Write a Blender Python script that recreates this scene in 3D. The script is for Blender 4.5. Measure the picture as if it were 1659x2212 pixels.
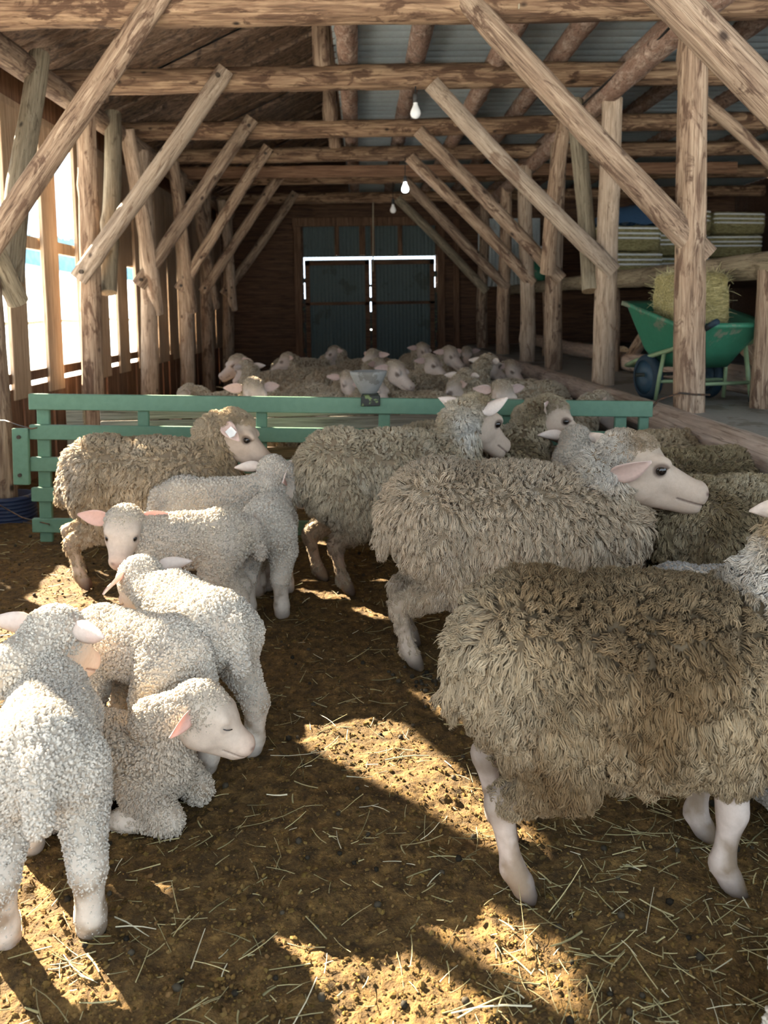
import bpy, math, random
import numpy as np
from mathutils import Vector, Matrix, Euler

# ------------------------------------------------------------------ clear
for o in list(bpy.data.objects):
    bpy.data.objects.remove(o, do_unlink=True)
SC = bpy.context.scene
COL = SC.collection
PI = math.pi
R = math.radians

# ------------------------------------------------------------------ camera
CAM_H = 1.4
FPX, PPX, PPY = 1800.0, 829.5, 850.0
CYAW, CPITCH, CROLL = R(1.4), R(5.7), 0.014
fw = Vector((math.sin(CYAW) * math.cos(CPITCH), math.cos(CYAW) * math.cos(CPITCH), -math.sin(CPITCH)))
r0 = Vector((math.cos(CYAW), -math.sin(CYAW), 0))
u0 = r0.cross(fw)
rr = r0 * math.cos(CROLL) - u0 * math.sin(CROLL)
uu = u0 * math.cos(CROLL) + r0 * math.sin(CROLL)
cd = bpy.data.cameras.new('camera')
cam = bpy.data.objects.new('camera', cd)
COL.objects.link(cam)
m = Matrix.Identity(4)
for i in range(3):
    m[i][0], m[i][1], m[i][2] = rr[i], uu[i], -fw[i]
m[2][3] = CAM_H
cam.matrix_world = m
cd.sensor_width = 36.0
cd.sensor_fit = 'AUTO'
cd.lens = FPX / 2212.0 * 36.0
cd.shift_y = -(1106.0 - PPY) / 2212.0
cd.clip_start, cd.clip_end = 0.05, 500
cd.dof.use_dof = True
cd.dof.focus_distance = 2.5
cd.dof.aperture_fstop = 4.5
SC.camera = cam

# ------------------------------------------------------------------ world, sun, exposure
W = bpy.data.worlds.new('sky')
SC.world = W
W.use_nodes = True
bg = W.node_tree.nodes['Background']
bg.inputs[0].default_value = (0.74, 0.87, 1.0, 1)
bg.inputs[1].default_value = 2.6
SUN_AZ, SUN_EL = R(45), R(30)
sd = bpy.data.lights.new('sun', 'SUN')
sd.energy = 47.0
sd.color = (1.0, 0.87, 0.66)
sd.angle = R(0.6)
sun = bpy.data.objects.new('sun', sd)
COL.objects.link(sun)
sdir = Vector((math.cos(SUN_AZ) * math.cos(SUN_EL), -math.sin(SUN_AZ) * math.cos(SUN_EL), -math.sin(SUN_EL)))
sun.rotation_euler = sdir.to_track_quat('-Z', 'Y').to_euler()
sun.location = (-12, 10, 9)
vs = SC.view_settings
vs.view_transform = 'Standard'
vs.look = 'None'
vs.gamma = 1.0
vs.use_curve_mapping = False
vs.exposure = 0.45
cy = SC.cycles
cy.use_denoising = True
cy.max_bounces = 6
cy.diffuse_bounces = 4
cy.glossy_bounces = 2
cy.transmission_bounces = 2
cy.transparent_max_bounces = 4
cy.use_adaptive_sampling = True
cy.adaptive_threshold = 0.07
cy.sample_clamp_indirect = 6.0
cy.caustics_reflective = False
cy.caustics_refractive = False

rng = np.random.default_rng(7)
random.seed(7)


# ------------------------------------------------------------------ noise in numpy
def _hash(ix, iy, iz):
    h = (ix.astype(np.int64) * 374761393 + iy.astype(np.int64) * 668265263 + iz.astype(np.int64) * 1274126177) & 0x7fffffff
    h = ((h ^ (h >> 13)) * 1274126177) & 0x7fffffff
    return ((h ^ (h >> 16)) & 0xffff) / 65535.0


def vnoise(p):
    p = np.asarray(p, float)
    i = np.floor(p).astype(np.int64)
    f = p - i
    f = f * f * (3 - 2 * f)
    out = 0
    for dx in (0, 1):
        for dy in (0, 1):
            for dz in (0, 1):
                w = (f[:, 0] if dx else 1 - f[:, 0]) * (f[:, 1] if dy else 1 - f[:, 1]) * (f[:, 2] if dz else 1 - f[:, 2])
                out = out + w * _hash(i[:, 0] + dx, i[:, 1] + dy, i[:, 2] + dz)
    return out


def fbm(p, n=3):
    a, s, t = 0.0, 0.5, 0.0
    p = np.asarray(p, float)
    for k in range(n):
        a = a + s * vnoise(p + 17.3 * k)
        t += s
        s *= .5
        p = p * 2.03
    return a / t


# ------------------------------------------------------------------ mesh helpers
def mesh_np(name, V, F, mats, smooth=True, col=None, fmat=None):
    """F: list of (n,k) int arrays (k may differ)"""
    me = bpy.data.meshes.new(name)
    V = np.asarray(V, np.float32)
    if not isinstance(F, (list, tuple)):
        F = [F]
    F = [np.asarray(f, np.int32) for f in F if len(f)]
    nl = sum(f.size for f in F)
    nf = sum(len(f) for f in F)
    me.vertices.add(len(V))
    me.vertices.foreach_set('co', V.ravel())
    me.loops.add(nl)
    me.loops.foreach_set('vertex_index', np.concatenate([f.ravel() for f in F]))
    me.polygons.add(nf)
    st, k = [], 0
    for f in F:
        st.append(k + np.arange(len(f)) * f.shape[1])
        k += f.size
    me.polygons.foreach_set('loop_start', np.concatenate(st).astype(np.int32))
    me.polygons.foreach_set('use_smooth', np.full(nf, bool(smooth)))
    if fmat is not None:
        me.polygons.foreach_set('material_index', np.asarray(fmat, np.int32))
    for mm in (mats if isinstance(mats, (list, tuple)) else [mats]):
        me.materials.append(mm)
    if col is not None:
        a = me.color_attributes.new('tint', 'FLOAT_COLOR', 'POINT')
        c = np.ones((len(V), 4), np.float32)
        c[:, :3] = col
        a.data.foreach_set('color', c.ravel())
    me.update(calc_edges=True)
    me.validate()
    return me


def link(name, me, parent=None, loc=None, rot=None):
    o = bpy.data.objects.new(name, me)
    COL.objects.link(o)
    if parent:
        o.parent = parent
    if loc is not None:
        o.location = loc
    if rot is not None:
        o.rotation_euler = rot
    return o


def tag(o, label, cat, group=None, kind=None):
    if label:
        o['label'] = label
    if cat:
        o['category'] = cat
    if group:
        o['group'] = group
    if kind:
        o['kind'] = kind
    return o


def thing(name, label, cat, loc=(0, 0, 0), rz=0, group=None):
    o = link(name, None, None, loc, (0, 0, rz))
    o.empty_display_size = .1
    return tag(o, label, cat, group)


class MB:
    """collects boxes, prisms, tubes into one mesh"""

    def __init__(s):
        s.V, s.F4, s.F3, s.FN, s.n = [], [], [], [], 0

    def add(s, V, F):
        V = np.asarray(V, float)
        s.V.append(V)
        for f in F:
            f = [i + s.n for i in f]
            (s.F4 if len(f) == 4 else s.F3 if len(f) == 3 else s.FN).append(f)
        s.n += len(V)

    def box(s, c, d, rot=None, bev=0.0):
        x, y, z = d[0] / 2, d[1] / 2, d[2] / 2
        b = min(bev, x * .45, y * .45, z * .45)
        V, F = [], []
        if b <= 0:
            V = [(sx * x, sy * y, sz * z) for sx in (-1, 1) for sy in (-1, 1) for sz in (-1, 1)]
            F = [(0, 1, 3, 2), (4, 6, 7, 5), (0, 4, 5, 1), (2, 3, 7, 6), (0, 2, 6, 4), (1, 5, 7, 3)]
        else:
            idx = {}
            for sx in (-1, 1):
                for sy in (-1, 1):
                    for sz in (-1, 1):
                        idx[(sx, sy, sz, 0)] = len(V); V.append((sx * x, sy * (y - b), sz * (z - b)))
                        idx[(sx, sy, sz, 1)] = len(V); V.append((sx * (x - b), sy * y, sz * (z - b)))
                        idx[(sx, sy, sz, 2)] = len(V); V.append((sx * (x - b), sy * (y - b), sz * z))
            I = lambda a, b_, c_, k: idx[(a, b_, c_, k)]
            for q in (-1, 1):
                F.append((I(q, -1, -1, 0), I(q, 1, -1, 0), I(q, 1, 1, 0), I(q, -1, 1, 0)))
                F.append((I(-1, q, -1, 1), I(1, q, -1, 1), I(1, q, 1, 1), I(-1, q, 1, 1)))
                F.append((I(-1, -1, q, 2), I(1, -1, q, 2), I(1, 1, q, 2), I(-1, 1, q, 2)))
            for a in (-1, 1):
                for c_ in (-1, 1):
                    F.append((I(a, c_, -1, 0), I(a, c_, 1, 0), I(a, c_, 1, 1), I(a, c_, -1, 1)))
                    F.append((I(a, -1, c_, 0), I(a, 1, c_, 0), I(a, 1, c_, 2), I(a, -1, c_, 2)))
                    F.append((I(-1, a, c_, 1), I(1, a, c_, 1), I(1, a, c_, 2), I(-1, a, c_, 2)))
            for a in (-1, 1):
                for b_ in (-1, 1):
                    for c_ in (-1, 1):
                        F.append((I(a, b_, c_, 0), I(a, b_, c_, 1), I(a, b_, c_, 2)))
        V = np.array(V)
        if rot is not None:
            V = V @ np.array(Euler(rot).to_matrix()).T
        s.add(V + np.array(c), F)
        return s

    def tube(s, pts, rad, k=8, cap=True):
        pts = np.asarray(pts, float)
        n = len(pts)
        rad = np.full(n, rad, float) if np.isscalar(rad) else np.asarray(rad, float)
        T = np.gradient(pts, axis=0)
        T /= np.linalg.norm(T, axis=1)[:, None] + 1e-9
        ref = np.array([0, 0, 1.]) if abs(T[0, 2]) < .9 else np.array([1., 0, 0])
        V = []
        e = np.cross(T[0], ref)
        for i in range(n):
            e = e - T[i] * (e @ T[i])
            e /= np.linalg.norm(e) + 1e-9
            b = np.cross(T[i], e)
            for j in range(k):
                a = 2 * PI * j / k
                V.append(pts[i] + rad[i] * (math.cos(a) * e + math.sin(a) * b))
        F = [(i * k + j, i * k + (j + 1) % k, (i + 1) * k + (j + 1) % k, (i + 1) * k + j) for i in range(n - 1) for j in range(k)]
        if cap:
            F.append(tuple(range(k))[::-1])
            F.append(tuple(range((n - 1) * k, n * k)))
        s.add(V, F)
        return s

    def lathe(s, prof, c=(0, 0, 0), k=20, axis='Z'):
        V, F = [], []
        n = len(prof)
        for r, z in prof:
            for j in range(k):
                a = 2 * PI * j / k
                p = (r * math.cos(a), r * math.sin(a), z)
                if axis == 'Y':
                    p = (p[0], p[2], p[1])
                if axis == 'X':
                    p = (p[2], p[0], p[1])
                V.append((p[0] + c[0], p[1] + c[1], p[2] + c[2]))
        for i in range(n - 1):
            for j in range(k):
                F.append((i * k + j, i * k + (j + 1) % k, (i + 1) * k + (j + 1) % k, (i + 1) * k + j))
        s.add(V, F)
        return s

    def build(s, name, mat, parent=None, smooth=False, loc=None, rot=None):
        V = np.concatenate(s.V)
        F = []
        if s.F4: F.append(np.array(s.F4))
        if s.F3: F.append(np.array(s.F3))
        byk = {}
        for f in s.FN: byk.setdefault(len(f), []).append(f)
        for k in byk: F.append(np.array(byk[k]))
        me = mesh_np(name, V, F, mat, smooth)
        return link(name, me, parent, loc, rot)


def part(o, label=None):
    if label:
        o['label'] = label
    return o


# ------------------------------------------------------------------ materials
def new_mat(name):
    mt = bpy.data.materials.new(name)
    mt.use_nodes = True
    nt = mt.node_tree
    for n in list(nt.nodes):
        nt.nodes.remove(n)
    out = nt.nodes.new('ShaderNodeOutputMaterial')
    b = nt.nodes.new('ShaderNodeBsdfPrincipled')
    nt.links.new(b.outputs[0], out.inputs[0])
    b.inputs['Specular IOR Level'].default_value = .3
    return mt, nt, b, out


def N(nt, t, **kw):
    n = nt.nodes.new(t)
    for k, v in kw.items():
        if k in n.inputs:
            n.inputs[k].default_value = v
        else:
            setattr(n, k, v)
    return n


def ramp(nt, fac, stops):
    r = nt.nodes.new('ShaderNodeValToRGB')
    el = r.color_ramp.elements
    while len(el) > 1:  # dark ewe colour paints crevice shade between locks; lamb colour stays near the wool
        el.remove(el[-1])
    for i, (p, c) in enumerate(stops):
        e = el[0] if i == 0 else el.new(p)
        e.position = p
        e.color = (*c, 1) if len(c) == 3 else c
    nt.links.new(fac, r.inputs[0])
    return r.outputs[0]


def mixc(nt, fac, a, b, mode='MIX'):
    n = nt.nodes.new('ShaderNodeMix')
    n.data_type = 'RGBA'
    n.blend_type = mode
    for sock, v in ((n.inputs[0], fac), (n.inputs[6], a), (n.inputs[7], b)):
        if hasattr(v, 'links') or hasattr(v, 'is_linked'):
            nt.links.new(v, sock)
        else:
            sock.default_value = v if not isinstance(v, tuple) or len(v) == 4 else (*v, 1)
    return n.outputs[2]


def coords(nt, scale, kind='Object', rnd=True):
    tc = nt.nodes.new('ShaderNodeTexCoord')
    mp = nt.nodes.new('ShaderNodeMapping')
    mp.inputs['Scale'].default_value = scale
    nt.links.new(tc.outputs[kind], mp.inputs[0])
    if rnd:
        oi = nt.nodes.new('ShaderNodeObjectInfo')
        ml = nt.nodes.new('ShaderNodeMath'); ml.operation = 'MULTIPLY'; ml.inputs[1].default_value = 37.0
        nt.links.new(oi.outputs['Random'], ml.inputs[0])
        cx = nt.nodes.new('ShaderNodeCombineXYZ')
        for i in range(3): nt.links.new(ml.outputs[0], cx.inputs[i])
        nt.links.new(cx.outputs[0], mp.inputs['Location'])
    return mp.outputs[0]


def noise(nt, vec, scale, detail=4, rough=.55, dist=0.0):
    n = nt.nodes.new('ShaderNodeTexNoise')
    n.inputs['Scale'].default_value = scale
    n.inputs['Detail'].default_value = detail
    n.inputs['Roughness'].default_value = rough
    n.inputs['Distortion'].default_value = dist
    nt.links.new(vec, n.inputs['Vector'])
    return n.outputs[0]


def bump(nt, h, b, strength=.5, dist=.01):
    n = nt.nodes.new('ShaderNodeBump')
    n.inputs['Strength'].default_value = strength
    n.inputs['Distance'].default_value = dist
    nt.links.new(h, n.inputs['Height'])
    nt.links.new(n.outputs[0], b.inputs['Normal'])


def wood_mat(name, dark, mid, light, patch=None, grain=(14, 14, 1.1), patch_amt=.5, rough=.8, bstr=.5):
    mt, nt, b, out = new_mat(name)
    v = coords(nt, grain)
    g = noise(nt, v, 2.3, 8, .62, .8)
    c = ramp(nt, g, [(.27, dark), (.46, mid), (.70, light)])
    if patch is not None:
        v2 = coords(nt, (2.6, 2.6, .9))
        p = noise(nt, v2, 3.2, 8, .66, 1.0)
        pm = ramp(nt, p, [(patch_amt - .03, (0, 0, 0)), (patch_amt + .04, (1, 1, 1))])
        c = mixc(nt, pm, c, patch)
        v4 = coords(nt, (3, 3, 2.2))
        vo = nt.nodes.new('ShaderNodeTexVoronoi'); vo.inputs['Scale'].default_value = 1.7
        nt.links.new(v4, vo.inputs['Vector'])
        kn = ramp(nt, vo.outputs['Distance'], [(.05, (1, 1, 1)), (.13, (0, 0, 0))])
        c = mixc(nt, kn, c, tuple(x * .6 for x in dark))
    fs = tuple(5.0 * q if q > 4 else 1.9 * q for q in grain) if min(grain) < 3 else (40, 40, 12)
    v3 = coords(nt, fs)
    f = noise(nt, v3, 1.6, 5, .62, .3)
    c = mixc(nt, .6, c, ramp(nt, f, [(.3, (.42, .40, .37)), (.65, (1.05, 1.05, 1.05))]), 'MULTIPLY')
    cs_ = tuple(2.2 * q if q > 4 else .55 * q for q in grain) if min(grain) < 3 else (9, 9, 4)
    ck = noise(nt, coords(nt, cs_), 1.5, 3, .5, .2)
    c = mixc(nt, .75, c, ramp(nt, ck, [(.484, (1, 1, 1)), (.496, (.30, .25, .21)), (.504, (.30, .25, .21)), (.516, (1, 1, 1))]), 'MULTIPLY')
    oi = nt.nodes.new('ShaderNodeObjectInfo')
    rv = ramp(nt, oi.outputs['Random'], [(0, (.78, .78, .78)), (1, (1.12, 1.08, 1.04))])
    c = mixc(nt, 1.0, c, rv, 'MULTIPLY')
    nt.links.new(c, b.inputs['Base Color'])
    b.inputs['Roughness'].default_value = rough
    ad = nt.nodes.new('ShaderNodeMath'); ad.operation = 'ADD'
    nt.links.new(g, ad.inputs[0]); nt.links.new(f, ad.inputs[1])
    bump(nt, ad.outputs[0], b, bstr, .012)
    return mt


M = {}
M['log'] = wood_mat('peeled_log', (0.099, 0.063, 0.044), (0.331, 0.232, 0.162), (0.573, 0.446, 0.329), (0.158, 0.099, 0.067), patch_amt=.56)
M['pale_log'] = wood_mat('pale_log', (0.188, 0.132, 0.096), (0.472, 0.364, 0.272), (0.669, 0.541, 0.429), (0.276, 0.188, 0.132), patch_amt=.6)
M['bark_log'] = wood_mat('bark_log', (0.138, 0.091, 0.074), (0.386, 0.279, 0.228), (0.601, 0.481, 0.404), (0.317, 0.205, 0.158), grain=(9, 9, 4), patch_amt=.5, bstr=.9)
M['beam'] = wood_mat('beam_log', (0.059, 0.036, 0.024), (0.239, 0.149, 0.093), (0.523, 0.374, 0.243), (0.109, 0.062, 0.038), grain=(10, 10, .9), patch_amt=.54, bstr=.7)
M['grey_log'] = wood_mat('grey_log', (0.115, 0.092, 0.063), (0.322, 0.270, 0.190), (0.483, 0.414, 0.299), (0.196, 0.155, 0.103), patch_amt=.6)
M['smooth_log'] = wood_mat('worn_log', (0.312, 0.230, 0.181), (0.564, 0.450, 0.373), (0.741, 0.621, 0.533), (0.389, 0.280, 0.225), grain=(7, 7, .8), patch_amt=.62, rough=.55, bstr=.25)
M['endgrain'] = wood_mat('cut_wood', (.30, .19, .10), (.50, .35, .20), (.66, .50, .32), grain=(22, 22, 22))
M['slat'] = wood_mat('sawn_slat', (0.341, 0.237, 0.155), (0.517, 0.386, 0.269), (0.644, 0.506, 0.368), grain=(16, 16, .8), rough=.7, bstr=.2)
M['plank'] = wood_mat('brown_plank', (0.066, 0.033, 0.022), (0.189, 0.104, 0.063), (0.313, 0.190, 0.118), grain=(13, 13, .8), bstr=.4)
M['dark_plank'] = wood_mat('dark_plank', (0.039, 0.022, 0.015), (0.121, 0.066, 0.040), (0.220, 0.127, 0.077), grain=(.9, 12, 12), bstr=.4)
M['roof_plank'] = wood_mat('roof_board', (0.089, 0.058, 0.042), (0.269, 0.186, 0.134), (0.467, 0.353, 0.265), (0.143, 0.107, 0.085), grain=(1.0, 12, 10), patch_amt=.55, bstr=.6)
M['weathered_y'] = wood_mat('weathered_board', (.13, .115, .095), (.30, .27, .225), (.44, .40, .34), grain=(16, .8, 16), bstr=.5)
M['red_plank'] = wood_mat('reddish_plank', (.09, .045, .028), (.25, .135, .08), (.38, .23, .14), grain=(.8, 13, 13), bstr=.4)
M['weathered'] = wood_mat('weathered_plank', (.13, .115, .095), (.30, .27, .225), (.44, .40, .34), grain=(.8, 16, 16), bstr=.5)


def paint_mat(name, col, wear, amt=.68, rough=.55, scale=3.0):
    mt, nt, b, out = new_mat(name)
    v = coords(nt, (1, 1, 1))
    n1 = noise(nt, v, scale, 6, .65)
    n2 = noise(nt, v, 28, 4, .6)
    c = mixc(nt, ramp(nt, n1, [(amt, (0, 0, 0)), (amt + .03, (1, 1, 1))]), col, wear)
    c = mixc(nt, .5, c, ramp(nt, n2, [(.3, (.72, .74, .70)), (.7, (1.05, 1.05, 1.05))]), 'MULTIPLY')
    nt.links.new(c, b.inputs['Base Color'])
    b.inputs['Roughness'].default_value = rough
    bump(nt, n2, b, .15, .004)
    return mt


M['green_paint'] = paint_mat('green_paint', (.105, .20, .135), (.32, .22, .12), .70)
M['green_plastic'] = paint_mat('green_plastic', (.035, .165, .10), (.16, .18, .13), .56, .45)
M['tube_green'] = paint_mat('tube_green', (.22, .30, .17), (.10, .09, .06), .62, .4)
M['tyre'] = paint_mat('tyre_rubber', (.012, .028, .045), (.03, .03, .03), .6, .7)
M['blue_rim'] = paint_mat('blue_rim', (.02, .05, .08), (.02, .03, .04), .55, .5)
M['blue_pipe'] = paint_mat('blue_pipe', (.012, .022, .06), (.09, .07, .05), .60, .45, 5)
M['concrete'] = paint_mat('concrete', (.30, .29, .265), (.20, .185, .155), .55, .85, 2)
M['bowl'] = paint_mat('grey_bowl', (.20, .20, .195), (.13, .125, .115), .55, .7, 9)
M['black_metal'] = paint_mat('black_metal', (.02, .022, .018), (.12, .16, .06), .56, .5, 30)
M['steel'] = paint_mat('rusty_wire', (.06, .045, .035), (.12, .06, .03), .5, .6, 12)
M['corrugated'] = paint_mat('corrugated_steel', (.34, .40, .43), (.22, .20, .17), .70, .45, 1.2)
M['door_panel'] = paint_mat('door_panel', (.10, .135, .135), (.08, .10, .09), .6, .6, 2)
M['pale_panel'] = paint_mat('pale_panel', (.55, .62, .64), (.45, .47, .47), .6, .5, 2)
M['rope'] = paint_mat('rope', (.42, .36, .26), (.3, .25, .18), .6, .9)
M['cable'] = paint_mat('cable', (.015, .015, .015), (.03, .03, .03), .7, .6)
M['twine'] = paint_mat('white_twine', (.78, .79, .76), (.6, .6, .55), .7, .7)
M['blue_tarp'] = paint_mat('blue_tarp', (.04, .085, .16), (.16, .20, .26), .58, .5, 2)
M['white_plastic'] = paint_mat('white_plastic', (.75, .76, .76), (.6, .6, .6), .7, .4)
M['socket'] = paint_mat('socket', (.05, .05, .05), (.04, .04, .04), .7, .5)
M['snow'] = paint_mat('snow', (.88, .90, .93), (.80, .83, .88), .6, .9, .4)
M['hill'] = paint_mat('hill_trees', (.17, .30, .33), (.22, .35, .37), .5, .95, .5)
M['bolt'] = paint_mat('bolt', (.05, .035, .025), (.03, .02, .015), .6, .5)


def bulb_mat(name, e):
    mt, nt, b, out = new_mat(name)
    b.inputs['Base Color'].default_value = (.85, .86, .86, 1)
    b.inputs['Roughness'].default_value = .25
    if e:
        b.inputs['Emission Color'].default_value = (.93, .96, 1, 1)
        b.inputs['Emission Strength'].default_value = e
    return mt


M['bulb_off'] = bulb_mat('bulb_glass', 0)
M['bulb_on'] = bulb_mat('bulb_lit', 14)


def wool_mat(name, trans=.22, tone=1.0):
    mt, nt, b, out = new_mat(name)
    at = N(nt, 'ShaderNodeAttribute', attribute_name='tint')
    v = coords(nt, (1, 1, 1), rnd=False)
    n1 = noise(nt, v, 160, 3, .6)
    c = mixc(nt, .45, at.outputs['Color'], ramp(nt, n1, [(.3, (.66, .64, .60)), (.7, (1.08, 1.08, 1.08))]), 'MULTIPLY')
    nt.links.new(c, b.inputs['Base Color'])
    b.inputs['Roughness'].default_value = .85
    b.inputs['Specular IOR Level'].default_value = .12
    bump(nt, n1, b, .4, .003)
    tr = nt.nodes.new('ShaderNodeBsdfTranslucent')
    nt.links.new(c, tr.inputs[0])
    ms = nt.nodes.new('ShaderNodeMixShader')
    ms.inputs[0].default_value = trans
    nt.links.new(b.outputs[0], ms.inputs[1])
    nt.links.new(tr.outputs[0], ms.inputs[2])
    nt.links.new(ms.outputs[0], out.inputs[0])
    return mt


M['wool'] = wool_mat('wool')
M['lamb_wool'] = wool_mat('lamb_wool', .28)


def skin_mat():
    mt, nt, b, out = new_mat('short_hair_skin')
    at = N(nt, 'ShaderNodeAttribute', attribute_name='tint')
    v = coords(nt, (1, 1, 1), rnd=False)
    n1 = noise(nt, v, 60, 5, .65)
    c = mixc(nt, .4, at.outputs['Color'], ramp(nt, n1, [(.3, (.72, .68, .64)), (.68, (1.06, 1.05, 1.05))]), 'MULTIPLY')
    nt.links.new(c, b.inputs['Base Color'])
    b.inputs['Roughness'].default_value = .75
    b.inputs['Subsurface Weight'].default_value = 0.0
    n2 = noise(nt, v, 240, 3, .6)
    bump(nt, n2, b, .25, .003)
    tr = nt.nodes.new('ShaderNodeBsdfTranslucent')
    tc = mixc(nt, .5, c, (.95, .42, .22), 'MIX')
    nt.links.new(tc, tr.inputs[0])
    ms = nt.nodes.new('ShaderNodeMixShader')
    ms.inputs[0].default_value = .16
    nt.links.new(b.outputs[0], ms.inputs[1])
    nt.links.new(tr.outputs[0], ms.inputs[2])
    nt.links.new(ms.outputs[0], out.inputs[0])
    return mt


M['skin'] = skin_mat()


def eye_mat():
    mt, nt, b, out = new_mat('eye')
    b.inputs['Base Color'].default_value = (.012, .008, .006, 1)
    b.inputs['Roughness'].default_value = .08
    b.inputs['Specular IOR Level'].default_value = .6
    return mt


M['eye'] = eye_mat()


def ground_mat():
    mt, nt, b, out = new_mat('straw_manure_bedding')
    v = coords(nt, (1, 1, 1), rnd=False)
    n1 = noise(nt, v, 1.6, 5, .6)
    n2 = noise(nt, v, 22, 6, .7)
    n3 = noise(nt, v, 90, 4, .7)
    c = ramp(nt, n2, [(.28, (.034, .021, .008)), (.5, (.115, .069, .023)), (.72, (.27, .166, .056))])
    c = mixc(nt, .6, c, ramp(nt, n1, [(.35, (.62, .62, .55)), (.65, (1.1, 1.02, .92))]), 'MULTIPLY')
    c = mixc(nt, .65, c, ramp(nt, n3, [(.3, (.45, .42, .36)), (.7, (1.3, 1.25, 1.15))]), 'MULTIPLY')
    nt.links.new(c, b.inputs['Base Color'])
    b.inputs['Roughness'].default_value = .95
    ad = nt.nodes.new('ShaderNodeMath'); ad.operation = 'MULTIPLY_ADD'; ad.inputs[1].default_value = .5
    nt.links.new(n3, ad.inputs[0]); nt.links.new(n2, ad.inputs[2])
    bump(nt, ad.outputs[0], b, .9, .018)
    return mt


M['ground'] = ground_mat()


def tint_mat(name, rough=.9, spec=.2, trans=0):
    mt, nt, b, out = new_mat(name)
    at = N(nt, 'ShaderNodeAttribute', attribute_name='tint')
    nt.links.new(at.outputs['Color'], b.inputs['Base Color'])
    b.inputs['Roughness'].default_value = rough
    b.inputs['Specular IOR Level'].default_value = spec
    return mt


M['straw'] = tint_mat('straw', .6, .35)
M['crumb'] = tint_mat('bedding_crumb', .95, .1)
M['pellet'] = tint_mat('dropping', .75, .12)


def hay_mat(name='hay', g=1.0):
    mt, nt, b, out = new_mat(name)
    v = coords(nt, (12, 60, 60))
    n1 = noise(nt, v, 1.2, 5, .7, .5)
    v2 = coords(nt, (60, 12, 70))
    n2 = noise(nt, v2, 1.0, 5, .7, .5)
    c = ramp(nt, n1, [(.28, (.10 * g, .085 * g, .035 * g)), (.5, (.30 * g, .26 * g, .12 * g)), (.72, (.50 * g, .45 * g, .25 * g))])
    c = mixc(nt, .6, c, ramp(nt, n2, [(.3, (.5, .5, .45)), (.7, (1.15, 1.15, 1.1))]), 'MULTIPLY')
    nt.links.new(c, b.inputs['Base Color'])
    b.inputs['Roughness'].default_value = .9
    bump(nt, n1, b, 1.0, .03)
    return mt


M['hay'] = hay_mat('hay', 1.35)
M['fresh_hay'] = hay_mat('fresh_hay', 1.9)

# ------------------------------------------------------------------ structure: floor, outside
XL, XR_END, Y0, Y1 = -2.85, 7.6, -1.2, 17.0


def ground_h(x, y):
    p = np.stack([x, y, np.zeros_like(x)], 1)
    return .035 * (fbm(p * 2.2, 2) - .5) + .028 * (fbm(p * 9, 3) - .5) + .02 * np.maximum(fbm(p * 26, 2) - .5, -.1) + .010 * (fbm(p * 62, 2) - .5)


def grid(x0, x1, nx, y0, y1, ny):
    X, Y = np.meshgrid(np.linspace(x0, x1, nx), np.linspace(y0, y1, ny))
    x, y = X.ravel(), Y.ravel()
    V = np.stack([x, y, ground_h(x, y)], 1)
    a = (np.arange(ny - 1)[:, None] * nx + np.arange(nx - 1)[None]).ravel()
    return V, np.stack([a, a + 1, a + nx + 1, a + nx], 1)


V1, F1 = grid(-1.5, 1.6, 400, 1.0, 4.2, 410)
V2, F2 = grid(XL - .1, 2.15, 120, -1.2, 1.04, 50)
V3, F3 = grid(XL - .1, 2.15, 130, 4.16, 17.0, 280)
V4, F4 = grid(XL - .1, -1.46, 40, 1.0, 4.2, 90)
V5, F5 = grid(1.56, 2.15, 18, 1.0, 4.2, 90)
for v_ in (V2, V3, V4, V5):
    v_[:, 2] -= .004
VV, FF, k = [], [], 0
for v_, f_ in ((V1, F1), (V2, F2), (V3, F3), (V4, F4), (V5, F5)):
    VV.append(v_); FF.append(f_ + k); k += len(v_)
fl = link('floor', mesh_np('floor', np.concatenate(VV), np.concatenate(FF), M['ground']))
fl['kind'] = 'structure'
o = MB().box((-.35, 7.9, -.13), (5.1, 18.3, .06)).build('floor', M['ground']); o['kind'] = 'structure'

# alley slab on the right (raised feeding passage)
al = MB().box(((2.12 + XR_END) / 2, (Y0 + Y1) / 2, .33), (XR_END - 2.12, Y1 - Y0, .70), bev=.01).build('floor', M['concrete'])
al['kind'] = 'structure'

# snow field and wooded hill outside
sx = np.array([-3.2, -12, -30, -62.0])
sz = np.array([-.12, .0, 2.4, 10.6])
ys = np.linspace(-40, 340, 120)
V = np.array([(x, y, z + .25 * math.sin(y * .13 + x * .1)) if x < -13 else (x, y, z) for x, z in zip(sx, sz) for y in ys])
ny = len(ys)
F = np.array([(i * ny + j, (i + 1) * ny + j, (i + 1) * ny + j + 1, i * ny + j + 1) for i in range(3) for j in range(ny - 1)])
o = link('outdoor_ground', mesh_np('outdoor_ground', V, F[:, ::-1], M['snow'])); o['kind'] = 'structure'
o = MB().box((3, -21.3, -.2), (60, 40, .16)).build('outdoor_ground', M['snow']); o['kind'] = 'structure'
o = MB().box((3, 60, -.2), (12, 85.5, .16)).build('outdoor_ground', M['snow']); o['kind'] = 'structure'
V, F = [], []
yy = np.linspace(-40, 340, 700)
for j, y in enumerate(yy):
    t = 17.0 + 1.0 * math.sin(y * .11) + .8 * random.random() + .6 * math.sin(y * .43)
    V += [(-62, y, 9.0), (-63.5, y, 9 + (t - 9) * .6), (-65, y, t), (-72, y, 3)]
n = len(yy)
F = [(j * 4 + q, (j + 1) * 4 + q, (j + 1) * 4 + q + 1, j * 4 + q + 1) for j in range(n - 1) for q in range(3)]
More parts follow.
